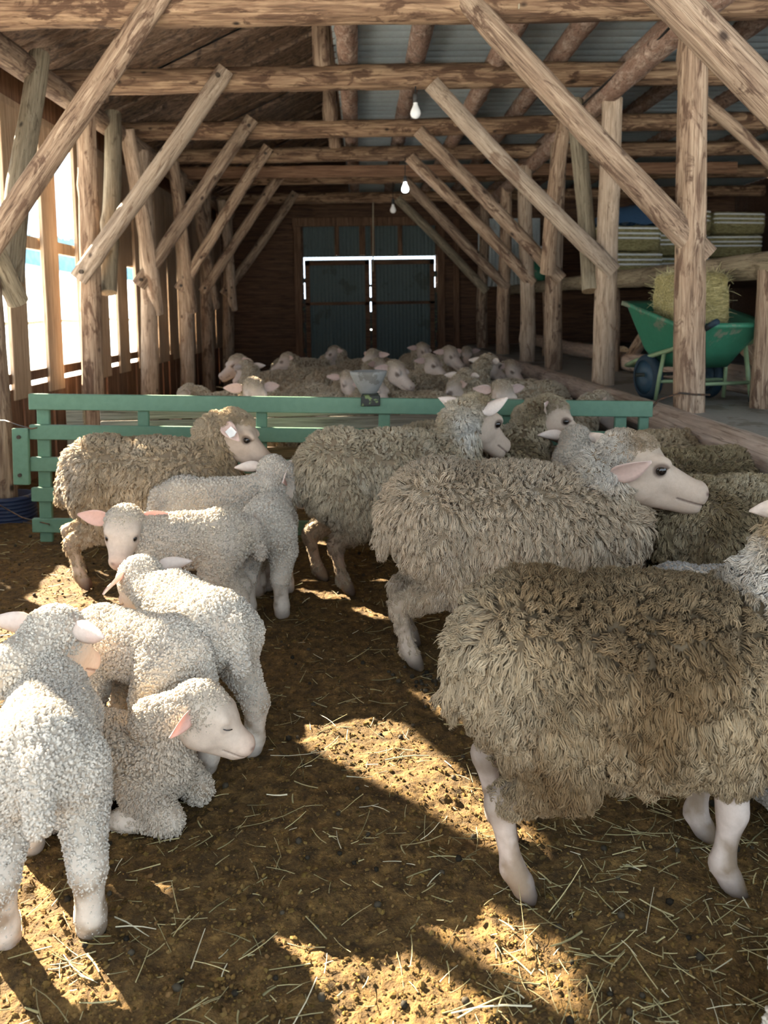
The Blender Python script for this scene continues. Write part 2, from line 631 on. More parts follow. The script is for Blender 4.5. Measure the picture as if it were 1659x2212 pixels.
o = link('distant_hill', mesh_np('distant_hill', V, np.array(F), M['hill'], False)); o['kind'] = 'structure'
# fence wire outside
mb = MB()
mb.tube([(-5.2, y, 1.30 - .03 * math.sin(y * 1.1) ** 2) for y in np.linspace(1, 30, 50)], .028, 5)
for y in np.arange(2, 30, 3.0):
    mb.tube([(-5.2, y, -.05), (-5.2, y, 1.33)], .03, 6)
tag(mb.build('wire_fence', M['grey_log']), 'thin wire fence line standing on the snow outside the slatted wall', 'fence')

# ------------------------------------------------------------------ left wall
wl = link('wall_left', None); wl['kind'] = 'structure'
mb = MB()
y = Y0
while y < Y1:
    w = random.uniform(.16, .24)
    x = XL + random.uniform(-.015, .015)
    mb.box((x, y + w / 2, .395), (.03, w - .006, .81), (0, 0, random.uniform(-.01, .01)), bev=.003)
    y += w
mb.build('wainscot', M['plank'], wl)
MB().box((XL - .02, (Y0 + Y1) / 2, .885), (.06, Y1 - Y0, .085), bev=.004).build('sill_rail', M['plank'], wl)
MB().box((XL - .045, (Y0 + Y1) / 2, 2.03), (.05, Y1 - Y0, .11), bev=.004).build('middle_rail', M['slat'], wl)
MB().box((XL - .045, (Y0 + Y1) / 2, 3.10), (.05, Y1 - Y0, .16), bev=.004).build('top_rail', M['slat'], wl)
MB().box((XL - .045, (Y0 + Y1) / 2, 3.42), (.03, Y1 - Y0, .48)).build('eave_board', M['plank'], wl)
for y0_, y1_, z0_ in ((Y0, 6.72, 2.70), (8.95, Y1, 2.0)):  # added to block sun through the upper openings, near ones out of view
    mb = MB()
    y = y0_
    while y < y1_ - .05:
        w = min(random.uniform(.17, .23), y1_ - y)
        mb.box((XL - .03, y + w / 2, (z0_ + 3.2) / 2), (.025, w - .004, 3.2 - z0_), bev=.003)
        y += w
    mb.build('sun_block_boards', M['slat'], wl)
SLATS = [(.3, .36), (1.05, .36), (1.85, .36), (2.62, .3), (3.40, .22), (4.06, .14), (4.68, .12), (5.08, .24), (5.80, .12), (6.19, .30), (6.97, .34), (7.75, .36), (8.75, .55), (9.25, .34),
         (9.98, .42), (10.75, .34), (11.35, .5), (11.95, .6), (12.6, .6), (13.25, .6), (13.9, .6), (14.55, .62), (15.2, .62), (15.85, .62), (16.6, .8)]
for yc, w in SLATS:
    MB().box((XL + .012, yc, 1.90), (.035, w, 2.38), (random.uniform(-.006, .006), 0, 0), bev=.004).build('slat', M['slat'], wl)

# ------------------------------------------------------------------ back wall with double door, right wall
wb = link('wall_back', None); wb['kind'] = 'structure'
DX0, DX1, DZ = -1.17, 1.49, 2.45
mb = MB()
for x0, x1 in ((XL - .05, DX0), (DX1, XR_END)):
    z = 0
    while z < 4.6:
        h = random.uniform(.17, .22)
        mb.box(((x0 + x1) / 2, Y1 + .03 + random.uniform(-.006, .006), z + h / 2), (x1 - x0, .04, h - .006))
        z += h
mb.box(((DX0 + DX1) / 2, Y1 + .03, 3.9), (DX1 - DX0, .04, 1.6))
mb.box(((XL - .05 + DX0 - .02) / 2, Y1 + .09, 2.4), (DX0 - .02 - XL + .05, .05, 4.9)).box(((DX1 + .02 + XR_END) / 2, Y1 + .09, 2.4), (XR_END - DX1 - .02, .05, 4.9)).box(((DX0 + DX1) / 2, Y1 + .09, 3.8), (DX1 - DX0 + .1, .05, 2.6))  # unseen backing panels added to stop light leaking between the boards
mb.build('wall_boards', M['dark_plank'], wb)
mb = MB()
for x0, w in ((DX0 - .11, .15), (DX1 + .11, .15), (DX1 + .42, .12), (DX0 + .68, .09), (.02, .12), (.23, .08), (DX0 + 1.95, .09)):
    lo = 0 if (x0 < DX0 or x0 > DX1) else DZ + .06
    mb.box((x0, Y1 - .04, (lo + 3.2) / 2), (w, .07, 3.2 - lo), bev=.004)
mb.box(((DX0 + DX1) / 2, Y1 - .05, 3.17), (DX1 - DX0 + .4, .09, .17), bev=.004)
mb.build('studs', M['plank'], wb)


def corr(x0, x1, z0, z1, y, period=.075, amp=.012):
    n = int((x1 - x0) / period * 6)
    xs = np.linspace(x0, x1, n)
    V = np.concatenate([np.stack([xs, y + amp * np.sin(2 * PI * xs / period), np.full(n, z)], 1) for z in (z0, z1)])
    F = np.array([(i, i + 1, n + i + 1, n + i) for i in range(n - 1)])
    return V, F


mb = MB()
V, F = corr(DX0, DX1, DZ + .03, 3.1, Y1 + .02)
mb.add(V, [tuple(f) for f in F])
mb.build('corrugated_panel', M['door_panel'], wb, True)
V, F = corr(2.35, 3.6, 1.85, 3.2, Y1 - .08)
mb = MB(); mb.add(V, [tuple(f) for f in F]); part(mb.build('corrugated_panel', M['pale_panel'], wb, True), 'pale grey corrugated panel')
dr = link('door_1', None); dr['kind'] = 'structure'
for x0, x1 in ((DX0 + .022, .158), (.188, DX1 - .018)):
    V, F = corr(x0, x1, .02, DZ - .022, Y1 + .03)
    mb = MB(); mb.add(V, [tuple(f) for f in F])
    lf = mb.build('door_leaf', M['door_panel'], dr, True)
    mb = MB()
    mb.box(((x0 + x1) / 2, Y1, 1.55), (x1 - x0, .045, .06)).box(((x0 + x1) / 2, Y1, .25), (x1 - x0, .045, .08))
    mb.box((x0 + .05, Y1, 1.2), (.09, .045, 2.4)).box((x1 - .05, Y1, 1.2), (.09, .045, 2.4)).box(((x0 + x1) / 2, Y1, DZ - .09), (x1 - x0, .045, .08))
    mb.build('door_frame', M['dark_plank'], dr)
# hinge straps, plus cover strips added to block light through the door cracks
mb = MB()
for z in (2.02, 1.45, .6): mb.box((DX0 + .02, Y1 + .0, z), (.16, .02, .09)).box((DX1 - .02, Y1, z + .1), (.16, .02, .12))
mb.box((.165, Y1, 1.9), (.12, .02, .05)).box((.165, Y1, 1.62), (.12, .02, .09)).box((.165, Y1, 1.2), (.12, .02, .35))
mb.box((DX0 + .02, Y1 + .02, .85), (.12, .02, 1.6)).box((DX1 - .02, Y1 + .02, .95), (.12, .02, 1.8)).box((.17, Y1 + .02, .55), (.1, .02, .9))
mb.build('straps_light_covers', M['black_metal'], dr)
wr = link('wall_right', None); wr['kind'] = 'structure'
mb = MB()
y = 3.6
while y < Y1:
    mb.box((XR_END + .02, y + .1, 2.3), (.03, .195, 4.6)); y += .2
mb.build('wall_boards', M['dark_plank'], wr)

# ------------------------------------------------------------------ ceiling
ce = link('ceiling', None); ce['kind'] = 'structure'
mb = MB()
SLOPE = R(25)
y = Y0
while y < Y1:
    w = random.uniform(.19, .32)
    L = 3.35
    cx, cz = -1.62, 4.14
    dz = random.uniform(-.06, .015)
    off = random.uniform(-.06, .06)
    mb.box((cx + off, y + w / 2, cz + dz + off * math.tan(SLOPE)), (L, w - random.uniform(.01, .05), random.uniform(.03, .07)), (random.uniform(-.09, .09), -SLOPE, random.uniform(-.012, .012)), bev=.006)
    y += w
mb.build('roof_boards', M['roof_plank'], ce)
MB().box((-1.62, (Y0 + Y1) / 2, 4.24), (3.5, Y1 - Y0, .02), (0, -SLOPE, 0)).build('roof_sheet', M['corrugated'], ce)
MB().box((-.22, (Y0 + Y1) / 2, 4.28), (.03, Y1 - Y0, 1.0)).build('ridge_boards', M['dark_plank'], ce)
ysr = np.arange(Y0, Y1, .0125)
zz = 3.79 - .035 * np.abs(np.sin(PI * ysr / .19)) ** .6 + .01 * np.sin(ysr * .9)
n = len(ysr)
V = np.concatenate([np.stack([np.full(n, x), ysr, zz], 1) for x in (-.22, XR_END)])
F = np.array([(i, i + 1, n + i + 1, n + i) for i in range(n - 1)])
link('roof_sheet', mesh_np('roof_sheet', V, F, M['corrugated']), ce)

# ------------------------------------------------------------------ logs
def log_mesh(name, L, ra, rb, seed, mat, k=14, bend=.02, knots=2, flat_a=0, flat_b=0):
    rs = np.random.default_rng(seed)
    n = max(6, int(L / .11))
    t = np.linspace(0, 1, n)
    a = np.linspace(0, 2 * PI, k, endpoint=False)
    T, A = np.meshgrid(t, a, indexing='ij')
    rad = ra + (rb - ra) * T
    nz = fbm(np.stack([np.cos(A).ravel() * 1.3 + seed * 3.1, np.sin(A).ravel() * 1.3, (T * L * 2.0).ravel()], 1), 3).reshape(T.shape)
    rad = rad * (1 + .20 * (nz - .5))
    for q in range(int(knots * max(1, L / 1.6))):
        tk, ak = rs.random(), rs.random() * 2 * PI
        d2 = ((T - tk) * L / .05) ** 2 + (np.angle(np.exp(1j * (A - ak))) / .5) ** 2
        rad = rad + ra * .16 * np.exp(-d2)
    p1, p2 = rs.random() * 6, rs.random() * 6
    bx = bend * np.sin(PI * T * rs.uniform(.8, 1.6) + p1) - bend * math.sin(p1)
    by = bend * np.sin(PI * T * rs.uniform(.8, 1.6) + p2) - bend * math.sin(p2)
    x, y_ = rad * np.cos(A) + bx, rad * np.sin(A) + by
    # flattened (sawn) ends for braces: squeeze local y near the end
    for fl_, tt in ((flat_a, T), (flat_b, 1 - T)):
        if fl_:
            w = np.clip(1 - tt * L / fl_, 0, 1) ** .5
            y_ = y_ * (1 - .55 * w)
    V = np.stack([x.ravel(), y_.ravel(), (T * L).ravel()], 1)
    i, j = np.meshgrid(np.arange(n - 1), np.arange(k), indexing='ij')
    i, j = i.ravel(), j.ravel()
    F = np.stack([i * k + j, i * k + (j + 1) % k, (i + 1) * k + (j + 1) % k, (i + 1) * k + j], 1)
    c0, c1 = V[:k].mean(0), V[-k:].mean(0)
    V = np.concatenate([V, V[:k], V[-k:], [c0], [c1]])
    b = n * k
    jj = np.arange(k)
    T0 = np.stack([b + (jj + 1) % k, b + jj, np.full(k, b + 2 * k)], 1)
    T1 = np.stack([b + k + jj, b + k + (jj + 1) % k, np.full(k, b + 2 * k + 1)], 1)
    fm = np.concatenate([np.zeros(len(F)), np.ones(2 * k)])
    return mesh_np(name, V, [F, np.concatenate([T0, T1])], [mat, M['endgrain']], True, fmat=fm)


_seed = [1]


def log(name, p0, p1, ra, rb, mat, label=None, cat=None, group=None, parent=None, up=(0, 1, 0), **kw):
    p0, p1 = Vector(p0), Vector(p1)
    _seed[0] += 1
    d = p1 - p0
    me = log_mesh(name, d.length, ra, rb, _seed[0], M[mat], **kw)
    o = link(name, me, parent)
    z = d.normalized()
    yv = Vector(up) - z * z.dot(Vector(up))
    if yv.length < .3:
        yv = Vector((0, 0, 1)) - z * z.z
    yv.normalize()
    xv = yv.cross(z)
    mm = Matrix.Identity(4)
    for i in range(3):
        mm[i][0], mm[i][1], mm[i][2], mm[i][3] = xv[i], yv[i], z[i], p0[i]
    o.matrix_local = mm
    if cat:
        tag(o, label, cat, group)
    return o


ORD = ['first', 'second', 'third', 'fourth', 'fifth', 'sixth', 'seventh', 'eighth', 'ninth', 'tenth']
FR = [3.70, 5.62, 7.68, 9.70, 11.30, 13.25, 15.50]          # frames along the barn
PXL = [-2.45, -2.50, -2.55, -2.53, -2.50, -2.48, -2.45]
FRL = [3.70, 5.75, 7.85, 9.80, 11.80, 13.40, 15.20]
for i in range(1, 7):
    log('wooden_post', (PXL[i], FRL[i], -.05), (PXL[i] + .01, FRL[i] + .04, 3.26), .085 if i == 1 else .105, .085, ['log', 'log', 'log', 'pale_log', 'pale_log', 'log', 'log'][i],
        f'{ORD[i-1]} upright log post along the slatted left wall, counted from the green gate', 'post', 'left posts', bend=.03)
for i in range(1, 7):
    lean = [.0, .0, .02, 0, .0, 0, 0][i]
    o = log('wooden_post', (2.23, FR[i], .64), (2.23 + lean, FR[i] + .02, 3.28 if i > 1 else 3.38), .105, .092, ['log', 'log', 'pale_log', 'log', 'pale_log', 'log', 'log'][i],
            ['', 'thick log post right of the gate, standing in front of the wheelbarrow', 'pale log post left of the wheelbarrow, standing behind the long kerb log'][i] if i < 3 else
            f'{ORD[i-1]} upright log post of the right row, counting away from the wheelbarrow', 'post', 'right posts', bend=.025)
# tie beams
BZ = 3.47
for i in range(1, 7):
    log('tie_beam', (XL - .05, FR[i] + .12, BZ - (.05 if i == 1 else 0)), (XR_END - .1, FR[i] + .12, BZ + (.02 if i > 1 else -.03)), .15 if i == 1 else .115 if i == 2 else .10, .14 if i == 1 else .10, 'beam',
        ['', 'nearest thick cross beam, along the top edge of the picture', 'second cross beam from the camera, with the unlit bulb under it', 'third cross beam from the camera, behind the unlit bulb',
         'fourth cross beam from the camera, just ahead of the reddish plank beam', 'fifth cross beam from the camera, in line with the lit bulb', 'farthest cross beam, just in front of the double door wall'][i], 'beam', 'cross beams', up=(0, 0, 1), bend=.02, knots=1)
MB().box((1.4, 12.3, 3.40), (8.2, .07, .17), bev=.006).build('tie_beam', M['red_plank'])
tag(bpy.data.objects['tie_beam.006'], 'reddish sawn plank beam crossing behind the fourth log beam', 'beam', 'cross beams')
# wall plates
log('wall_plate', (-2.62, -1.0, 3.31), (-2.60, 16.9, 3.31), .10, .10, 'log', 'long log laid on top of the left posts under the roof boards', 'beam', bend=.03)
log('wall_plate', (2.25, 2.4, 3.34), (2.26, 16.9, 3.33), .10, .095, 'bark_log', 'pale bark log laid on top of the right posts with a black cable', 'beam', bend=.03)
# purlins
PN = ['bark purlin log under the steel roof, at its left edge beside the short props', 'bark purlin log under the steel roof, straight above the unlit bulb', 'third bark purlin log from the left edge of the steel roof',
      'fourth bark purlin log from the left edge of the steel roof', 'bark purlin log just right of the row of right posts', 'purlin log above the wheelbarrow passage', 'purlin log over the stacked hay bales, nearest the middle', 'rightmost purlin log in the dark over the hay']
for x, lb in zip((-.08, .56, 1.22, 1.80, 2.45, 3.2, 4.1, 5.2), PN):
    log('purlin_log', (x, Y0, BZ + .205), (x + .02, Y1 - .1, BZ + .205), .095, .09, 'bark_log', lb, 'beam', 'purlins under the steel roof', bend=.025, knots=2)
# short king props
for i in range(1, 5):
    log('short_prop', (-.33, FR[i] + .12, BZ + .08), (-.33, FR[i] + .12, 4.45), .085, .08, 'log', f'short upright prop standing on the {ORD[i-1]} cross beam, beside the steel roof edge', 'post', 'short props', bend=.008)
# left braces (in the frame plane)
for i in range(1, 7):
    yb = FRL[i] - .16 if i < 3 else FRL[i] - .15
    zt = BZ + .06
    o = log('diagonal_brace', (PXL[i] - .02, yb, 1.72), (-1.18, FR[i] - .04, zt + .02), .083, .078, 'pale_log' if i in (2,) else 'log',
            ['', 'nearest left diagonal brace, running up to the top edge of the picture', 'second left diagonal brace, with a pale sawn foot bolted to its post', 'third left diagonal brace counting from the camera',
             'fourth left diagonal brace counting from the camera', 'fifth left diagonal brace, in front of the dark corner', 'sixth and smallest left diagonal brace, in front of the dark corner'][i], 'brace', 'left diagonal braces', flat_a=.3, flat_b=.3, bend=.012, knots=3)
    for zz_ in (.08, o.dimensions.z - .09):
        MB().lathe([(0, -.012), (.02, -.012), (.02, .02), (0, .02)], k=10, axis='Y').build('bolt', M['bolt'], o, loc=(0, -.055 if True else .05, zz_))
# right braces
for i in range(0, 7):
    zt = BZ + .04
    o = log('diagonal_brace', (2.30, FR[i] - .06, 1.72 if i else 1.75), (.66, FR[i] + .0, 3.42), .092 if i < 2 else .08, .08, ['log', 'log', 'pale_log', 'log', 'log', 'log', 'grey_log'][i],
            ['thick knotty brace crossing the top right corner of the picture', 'long brace running down to the post in front of the wheelbarrow', 'brace running down to the pale post left of the wheelbarrow', 'brace running down to the third right post, orange-brown in places',
             'brace ending at the fourth post of the right row', 'brace ending at the fifth post of the right row', 'darkest and farthest right brace beside the double door'][i], 'brace', 'right diagonal braces', flat_a=.3, flat_b=.2, bend=.015, knots=4)
# long braces leaning along the left wall
LB = [((-2.43, 5.98, 1.50), (-2.56, 5.05, 2.7), .075, 'grey_log', 'short leaning pole end at the far left edge, below the nearest brace'),
      ((-2.46, 5.95, 1.62), (-2.52, 6.82, 3.42), .085, 'grey_log', 'dark grey leaning pole at the upper left, top rounded against the roof'),
      ((-2.40, 8.0, 1.60), (-2.5, 8.62, 3.40), .085, 'grey_log', 'grey leaning pole with a cut foot, behind the second left brace'),
      ((-2.40, 9.85, 1.40), (-2.45, 9.15, 3.36), .085, 'pale_log', 'pale leaning pole crossing the foot of the third left brace'),
      ((-2.38, 11.8, 1.42), (-2.45, 11.0, 3.34), .08, 'log', 'slim leaning pole crossing the foot of the fourth left brace'),
      ((-2.36, 13.5, 1.48), (-2.42, 12.7, 3.3), .08, 'log', 'slim leaning pole crossing the foot of the fifth left brace'),
      ((-2.33, 15.2, 1.45), (-2.38, 14.4, 3.3), .08, 'pale_log', 'farthest leaning pole along the left wall, at the dark corner')]
for a, b_, r_, mt, lb in LB:
    log('leaning_strut', a, b_, r_, r_ * .95, mt, lb, 'brace', 'leaning struts along the left wall', bend=.02, knots=3)
log('leaning_strut', (2.12, 7.75, 1.55), (2.13, 8.35, 3.4), .08, .08, 'grey_log', 'greenish grey leaning strut with a cut foot, left of the pale post', 'brace', bend=.015)
log('leaning_strut', (2.12, 9.55, 1.80), (2.14, 8.90, 3.35), .085, .075, 'log', 'brown leaning strut ending in a knob, at the third right post', 'brace', bend=.015)

# kerb log and boards below it
log('kerb_log', (1.97, 2.3, .635), (2.08, 16.4, .64), .108, .092, 'smooth_log', 'long smooth log lying along the right edge of the pen', 'log', bend=.035, knots=3)
mb = MB()
for j in range(4):
    mb.box((2.09 - .0 * j, 9.4, .12 + j * .14), (.03, 14.6, .125), (0, .0, 0), bev=.003)
tag(mb.build('kerb_boarding', M['weathered_y']), 'weathered grey boards closing the pen below the long kerb log', 'boards')

# ------------------------------------------------------------------ loft on the right
log('loft_beam', (2.86, 4.4, 1.67), (2.88, 16.5, 1.70), .10, .09, 'grey_log', 'heavy grey log along the front edge of the hay loft', 'beam', bend=.03)
o = MB().box((5.2, 10.8, 1.76), (4.6, 12.0, .04)).build('loft_floor', M['dark_plank'])
tag(o, 'dark plank floor of the hay loft above the passage', 'loft floor')
for y_, mt, lb in ((5.75, 'log', 'square edged loft post at the right edge, beside the wheelbarrow handle'), (9.3, 'log', 'loft post left of the wheelbarrow, under the loft log'), (12.6, 'log', 'far loft post behind the pale right post')):
    log('loft_post', (2.80, y_, .66), (2.80, y_, 1.64), .085, .08, mt, lb, 'post', 'loft posts', bend=.01)
for (a, b_, lb) in (((3.0, 9.4, .75), (3.0, 7.6, 1.65), 'leaning pole under the loft, left of the wheelbarrow tub'), ((3.1, 6.3, .9), (3.1, 5.2, 1.6), 'leaning pole under the loft, right of the wheelbarrow hay'), ((3.2, 8.2, 1.7), (3.2, 6.6, .85), 'leaning pole under the loft, behind the wheelbarrow')):
    log('loft_strut', a, b_, .07, .065, 'log', lb, 'brace', bend=.015)
log('floor_log', (3.02, 5.0, .80), (3.02, 10.2, .80), .11, .10, 'smooth_log', 'log lying on the passage floor behind the wheelbarrow wheels', 'log', bend=.02)
log('floor_log', (3.25, 10.4, .80), (3.2, 15.5, .80), .11, .10, 'smooth_log', 'log lying on the passage floor deep in the barn', 'log', bend=.02)
for (a, b_, lb) in (((3.1, 11.42, 3.42), (4.25, 11.42, 2.55), 'short brace stub hanging above the right hay stack'), ((2.95, 7.80, 3.42), (3.85, 7.80, 2.68), 'short brace in the dark right of the thick post')):
    log('loft_brace', a, b_, .06, .055, 'log', lb, 'brace')


def bale(name, loc, d, rz, label, cat='hay bale', group=None, strings=True, seed=0, tufts=160):
    rs = np.random.default_rng(seed)
    t = thing(name, label, cat, loc, rz, group)
    n = 14
    # rounded noisy box
    V, F = [], []
    k = 0
    pts = np.linspace(-1, 1, n)
    for ax in range(3):
        for sg in (-1, 1):
            A, B = np.meshgrid(pts, pts, indexing='ij')
            P = np.zeros((n * n, 3))
            P[:, ax] = sg
            P[:, (ax + 1) % 3] = A.ravel() if sg > 0 else B.ravel()
            P[:, (ax + 2) % 3] = B.ravel() if sg > 0 else A.ravel()
            ii = (np.arange(n - 1)[:, None] * n + np.arange(n - 1)[None]).ravel()
            F.append(np.stack([ii, ii + n, ii + n + 1, ii + 1], 1) + k)
            V.append(P); k += n * n
    P = np.concatenate(V)
    q = P / (np.sum(np.abs(P) ** 8, 1) ** (1 / 8.))[:, None]
    q = q * (np.array(d) / 2)
    nz = fbm(q * 14 + seed * 5.1, 3) - .5
    q = q + (q / (np.linalg.norm(q, axis=1)[:, None])) * (nz * .05)[:, None]
    q[:, 2] += d[2] / 2
    link('hay_block', mesh_np('hay_block', q, np.concatenate(F), M['hay']), t)
    # loose stalks sticking out
    m_ = tufts
    idx = rs.integers(0, len(q), m_)
    base = q[idx]
    nn = base - np.array([0, 0, d[2] / 2]); nn /= np.linalg.norm(nn, axis=1)[:, None]
    dr_ = nn * .5 + rs.normal(0, .6, (m_, 3)); dr_ /= np.linalg.norm(dr_, axis=1)[:, None]
    Vs, Fs, Cs = strand_mesh(base - dr_ * .02, dr_, rs.uniform(.04, .11, m_), rs.uniform(.0012, .0025, m_), rs, segs=2, bend=.3)
    cc = np.array([.56, .51, .28]) * rs.uniform(.6, 1.4, (m_, 1))
    o = link('loose_stalks', mesh_np('loose_stalks', Vs, Fs, M['straw'], True, col=np.repeat(cc, Cs, 0)), t)
    o['kind'] = 'stuff'
    if strings:
        for sx_ in (.50, .68, .88):
            mb = MB()
            h, w = d[0] * .5 + .006, d[1] * .5 + .006
            c_ = [(xx_, yy_, sx_ * d[2]) for yy_, xx_ in ((-w, -h * .80), (-w, h * .80), (-w * .85, h * .93), (w * .85, h * .93), (w, h * .80), (w, -h * .80), (w * .85, -h * .93), (-w * .85, -h * .93), (-w, -h * .80))]
            mb.tube(c_, .013, 5, False)
            mb.build('twine', M['twine'], t)
    return t


def strand_mesh(P, D, L, Rr, rs, segs=3, bend=.25, k=3):
    n = len(P)
    side = np.cross(D, rs.normal(0, 1, (n, 3))); side /= np.linalg.norm(side, axis=1)[:, None] + 1e-9
    e2 = np.cross(D, side)
    V = np.zeros((n, segs + 1, k, 3))
    for j in range(segs + 1):
        t = j / segs
        c = P + D * (L * t)[:, None] + side * (bend * L * (t * t))[:, None]
        rad = Rr * (1 - .35 * t)
        for q in range(k):
            a = 2 * PI * q / k
            V[:, j, q] = c + (side * math.cos(a) + e2 * math.sin(a)) * rad[:, None]
    V = V.reshape(-1, 3)
    base = np.arange(n)[:, None] * (segs + 1) * k
    f = np.array([(j * k + q, j * k + (q + 1) % k, (j + 1) * k + (q + 1) % k, (j + 1) * k + q) for j in range(segs) for q in range(k)])
    F = (base[:, :, None] + f[None]).reshape(-1, 4)
    return V, F, (segs + 1) * k


# stacks of bales in the loft:  position, label
BL = []
for (x, y_, c) in ((5.55, 12.6, 3), (4.55, 12.2, 3), (3.45, 11.0, 2), (4.05, 12.95, 3)):
    for q in range(c):
        BL.append((x + random.uniform(-.03, .03), y_ + random.uniform(-.03, .03), 1.78 + q * .335, q))
WH = {5.55: 'right hay stack behind the thick post', 4.55: 'middle hay stack between the two near posts', 3.45: 'left hay stack behind the pale post', 4.05: 'hay stack set back behind the others'}
xs_ = [5.55, 4.55, 3.45, 4.05]
for q, (x, y_, z_, lv) in enumerate(BL):
    wh = WH[min(xs_, key=lambda v: abs(v - x))]
    bale('hay_bale', (x, y_, z_), (.88, .5, .33), R(random.uniform(-6, 6) + 8), f'tied hay bale, {(["bottom", "top"] if "left" in wh else ["bottom", "middle", "top"])[lv]} one of the {wh}', group='hay bales in the loft', seed=q, tufts=60)
# blue tarp over something on the left stack
n = 12
mb = MB()
V, F = [], []
for i in range(n):
    for j in range(n):
        u, v = i / (n - 1) * 2 - 1, j / (n - 1) * 2 - 1
        V.append((u * .5, v * .35, .26 * max(0, 1 - abs(u) ** 2.4) * max(0, 1 - abs(v) ** 2.4) + .02 * math.sin(7 * u + 3 * v)))
F = [(i * n + j, (i + 1) * n + j, (i + 1) * n + j + 1, i * n + j + 1) for i in range(n - 1) for j in range(n - 1)]
mb.add(V, F)
o = mb.build('tarpaulin', M['blue_tarp'], smooth=True, loc=(3.5, 11.0, 2.455)); tag(o, 'blue tarpaulin heaped on the left hay stack', 'tarpaulin')
t = thing('feed_bin', 'green feed bin with a white lid, on the loft behind the third right post', 'bin', (3.05, 14.3, 1.78))
MB().lathe([(0, 0), (.17, 0), (.18, .42), (0, .42)], k=18).build('body', M['green_plastic'], t, True)
MB().lathe([(0, .42), (.13, .42), (.13, .66), (0, .67)], k=18).build('lid', M['white_plastic'], t, True)

# ------------------------------------------------------------------ wheelbarrow
wbx, wby, wbz = 2.47, 6.25, .68
t = thing('wheelbarrow', 'green two-wheeled wheelbarrow loaded with hay, in the raised passage', 'wheelbarrow', (wbx, wby, wbz), R(-78))


def tub(off):
    top, bot = [], []
    rings = []
    for (lx0, lx1, wy, z) in ((-.20, .25, .19, .27), (-.28, .34, .25, .40), (-.40, .48, .335, .70), (-.43, .50, .355, .72), (-.43, .50, .355, .695)):
        ring = []
        c = .08
        for (cx, cy, a0) in ((lx1 - c, wy - c, 0), (lx0 + c, wy - c, PI / 2), (lx0 + c, -wy + c, PI), (lx1 - c, -wy + c, 1.5 * PI)):
            for q in range(5):
                a = a0 + q * PI / 8
                zz_ = z + (.22 * (.05 - cx) - .05 if z > .6 else 0)
                ring.append((cx + c * math.cos(a), cy + c * math.sin(a), zz_))
        rings.append(ring)
    return rings


rings = tub(0)
V = [p for r_ in rings for p in r_]
k = 20
F = [(i * k + j, i * k + (j + 1) % k, (i + 1) * k + (j + 1) % k, (i + 1) * k + j) for i in range(len(rings) - 1) for j in range(k)]
mb = MB(); mb.add(V, F); mb.add(rings[0], [tuple(range(k))[::-1]])
tb = mb.build('tub', M['green_plastic'], t, True)
sm = tb.modifiers.new('thick', 'SOLIDIFY'); sm.thickness = .012
for sy_ in (-1, 1):
    w_ = MB()
    prof = []
    for q in range(13):
        a = PI * q / 12
        prof.append((.135 + .045 * math.sin(a), .04 * math.cos(a)))
    w_.lathe([(.13, .036)] + prof + [(.13, -.036)], k=26, axis='Y')
    wl_ = w_.build('wheel', M['tyre'], t, True, loc=(-.14, sy_ * .26, .18))
    MB().lathe([(0, .03), (.05, .04), (.135, .03), (.135, -.03), (.05, -.04), (0, -.03)], k=20, axis='Y').build('rim', M['blue_rim'], wl_, True)
    MB().tube([(-.52, sy_ * .12, .24), (-.50, sy_ * .24, .25), (-.3, sy_ * .27, .30), (.25, sy_ * .27, .42), (.5, sy_ * .29, .52), (.72, sy_ * .30, .60)], .017, 8).build('handle_tube', M['tube_green'], t, True)
    MB().tube([(.62, sy_ * .296, .567), (.76, sy_ * .303, .615)], .022, 8).build('hand_grip', M['tyre'], t, True)
    MB().tube([(.30, sy_ * .26, .43), (.33, sy_ * .27, .2), (.36, sy_ * .28, .02)], .017, 8).build('leg', M['tube_green'], t, True)
    MB().tube([(.08, sy_ * .26, .38), (.05, sy_ * .28, .2), (.02, sy_ * .29, .02)], .015, 8).build('leg', M['tube_green'], t, True)
    MB().tube([(.36, sy_ * .28, .02), (.37, sy_ * .28, .10)], .024, 8).build('foot_cap', M['tyre'], t, True)
MB().tube([(-.52, -.13, .24), (-.55, 0, .23), (-.52, .13, .24)], .017, 8).build('front_hoop', M['tube_green'], t, True)
MB().tube([(.03, -.28, .16), (.03, .28, .16)], .014, 8).tube([(.34, -.28, .16), (.34, .28, .16)], .014, 8).build('cross_bar', M['tube_green'], t, True)
MB().tube([(-.14, -.36, .2), (-.14, .36, .2)], .014, 8).build('axle', M['black_metal'], t, True)
bale('hay_bale', (wbx + .0, wby + .0, wbz + .42), (.43, .40, .55), R(8), 'loose pale green hay bale standing in the green wheelbarrow', strings=False, seed=77, tufts=900)
bpy.data.objects['hay_block.%03d' % (len(BL))].data.materials[0] = M['fresh_hay']

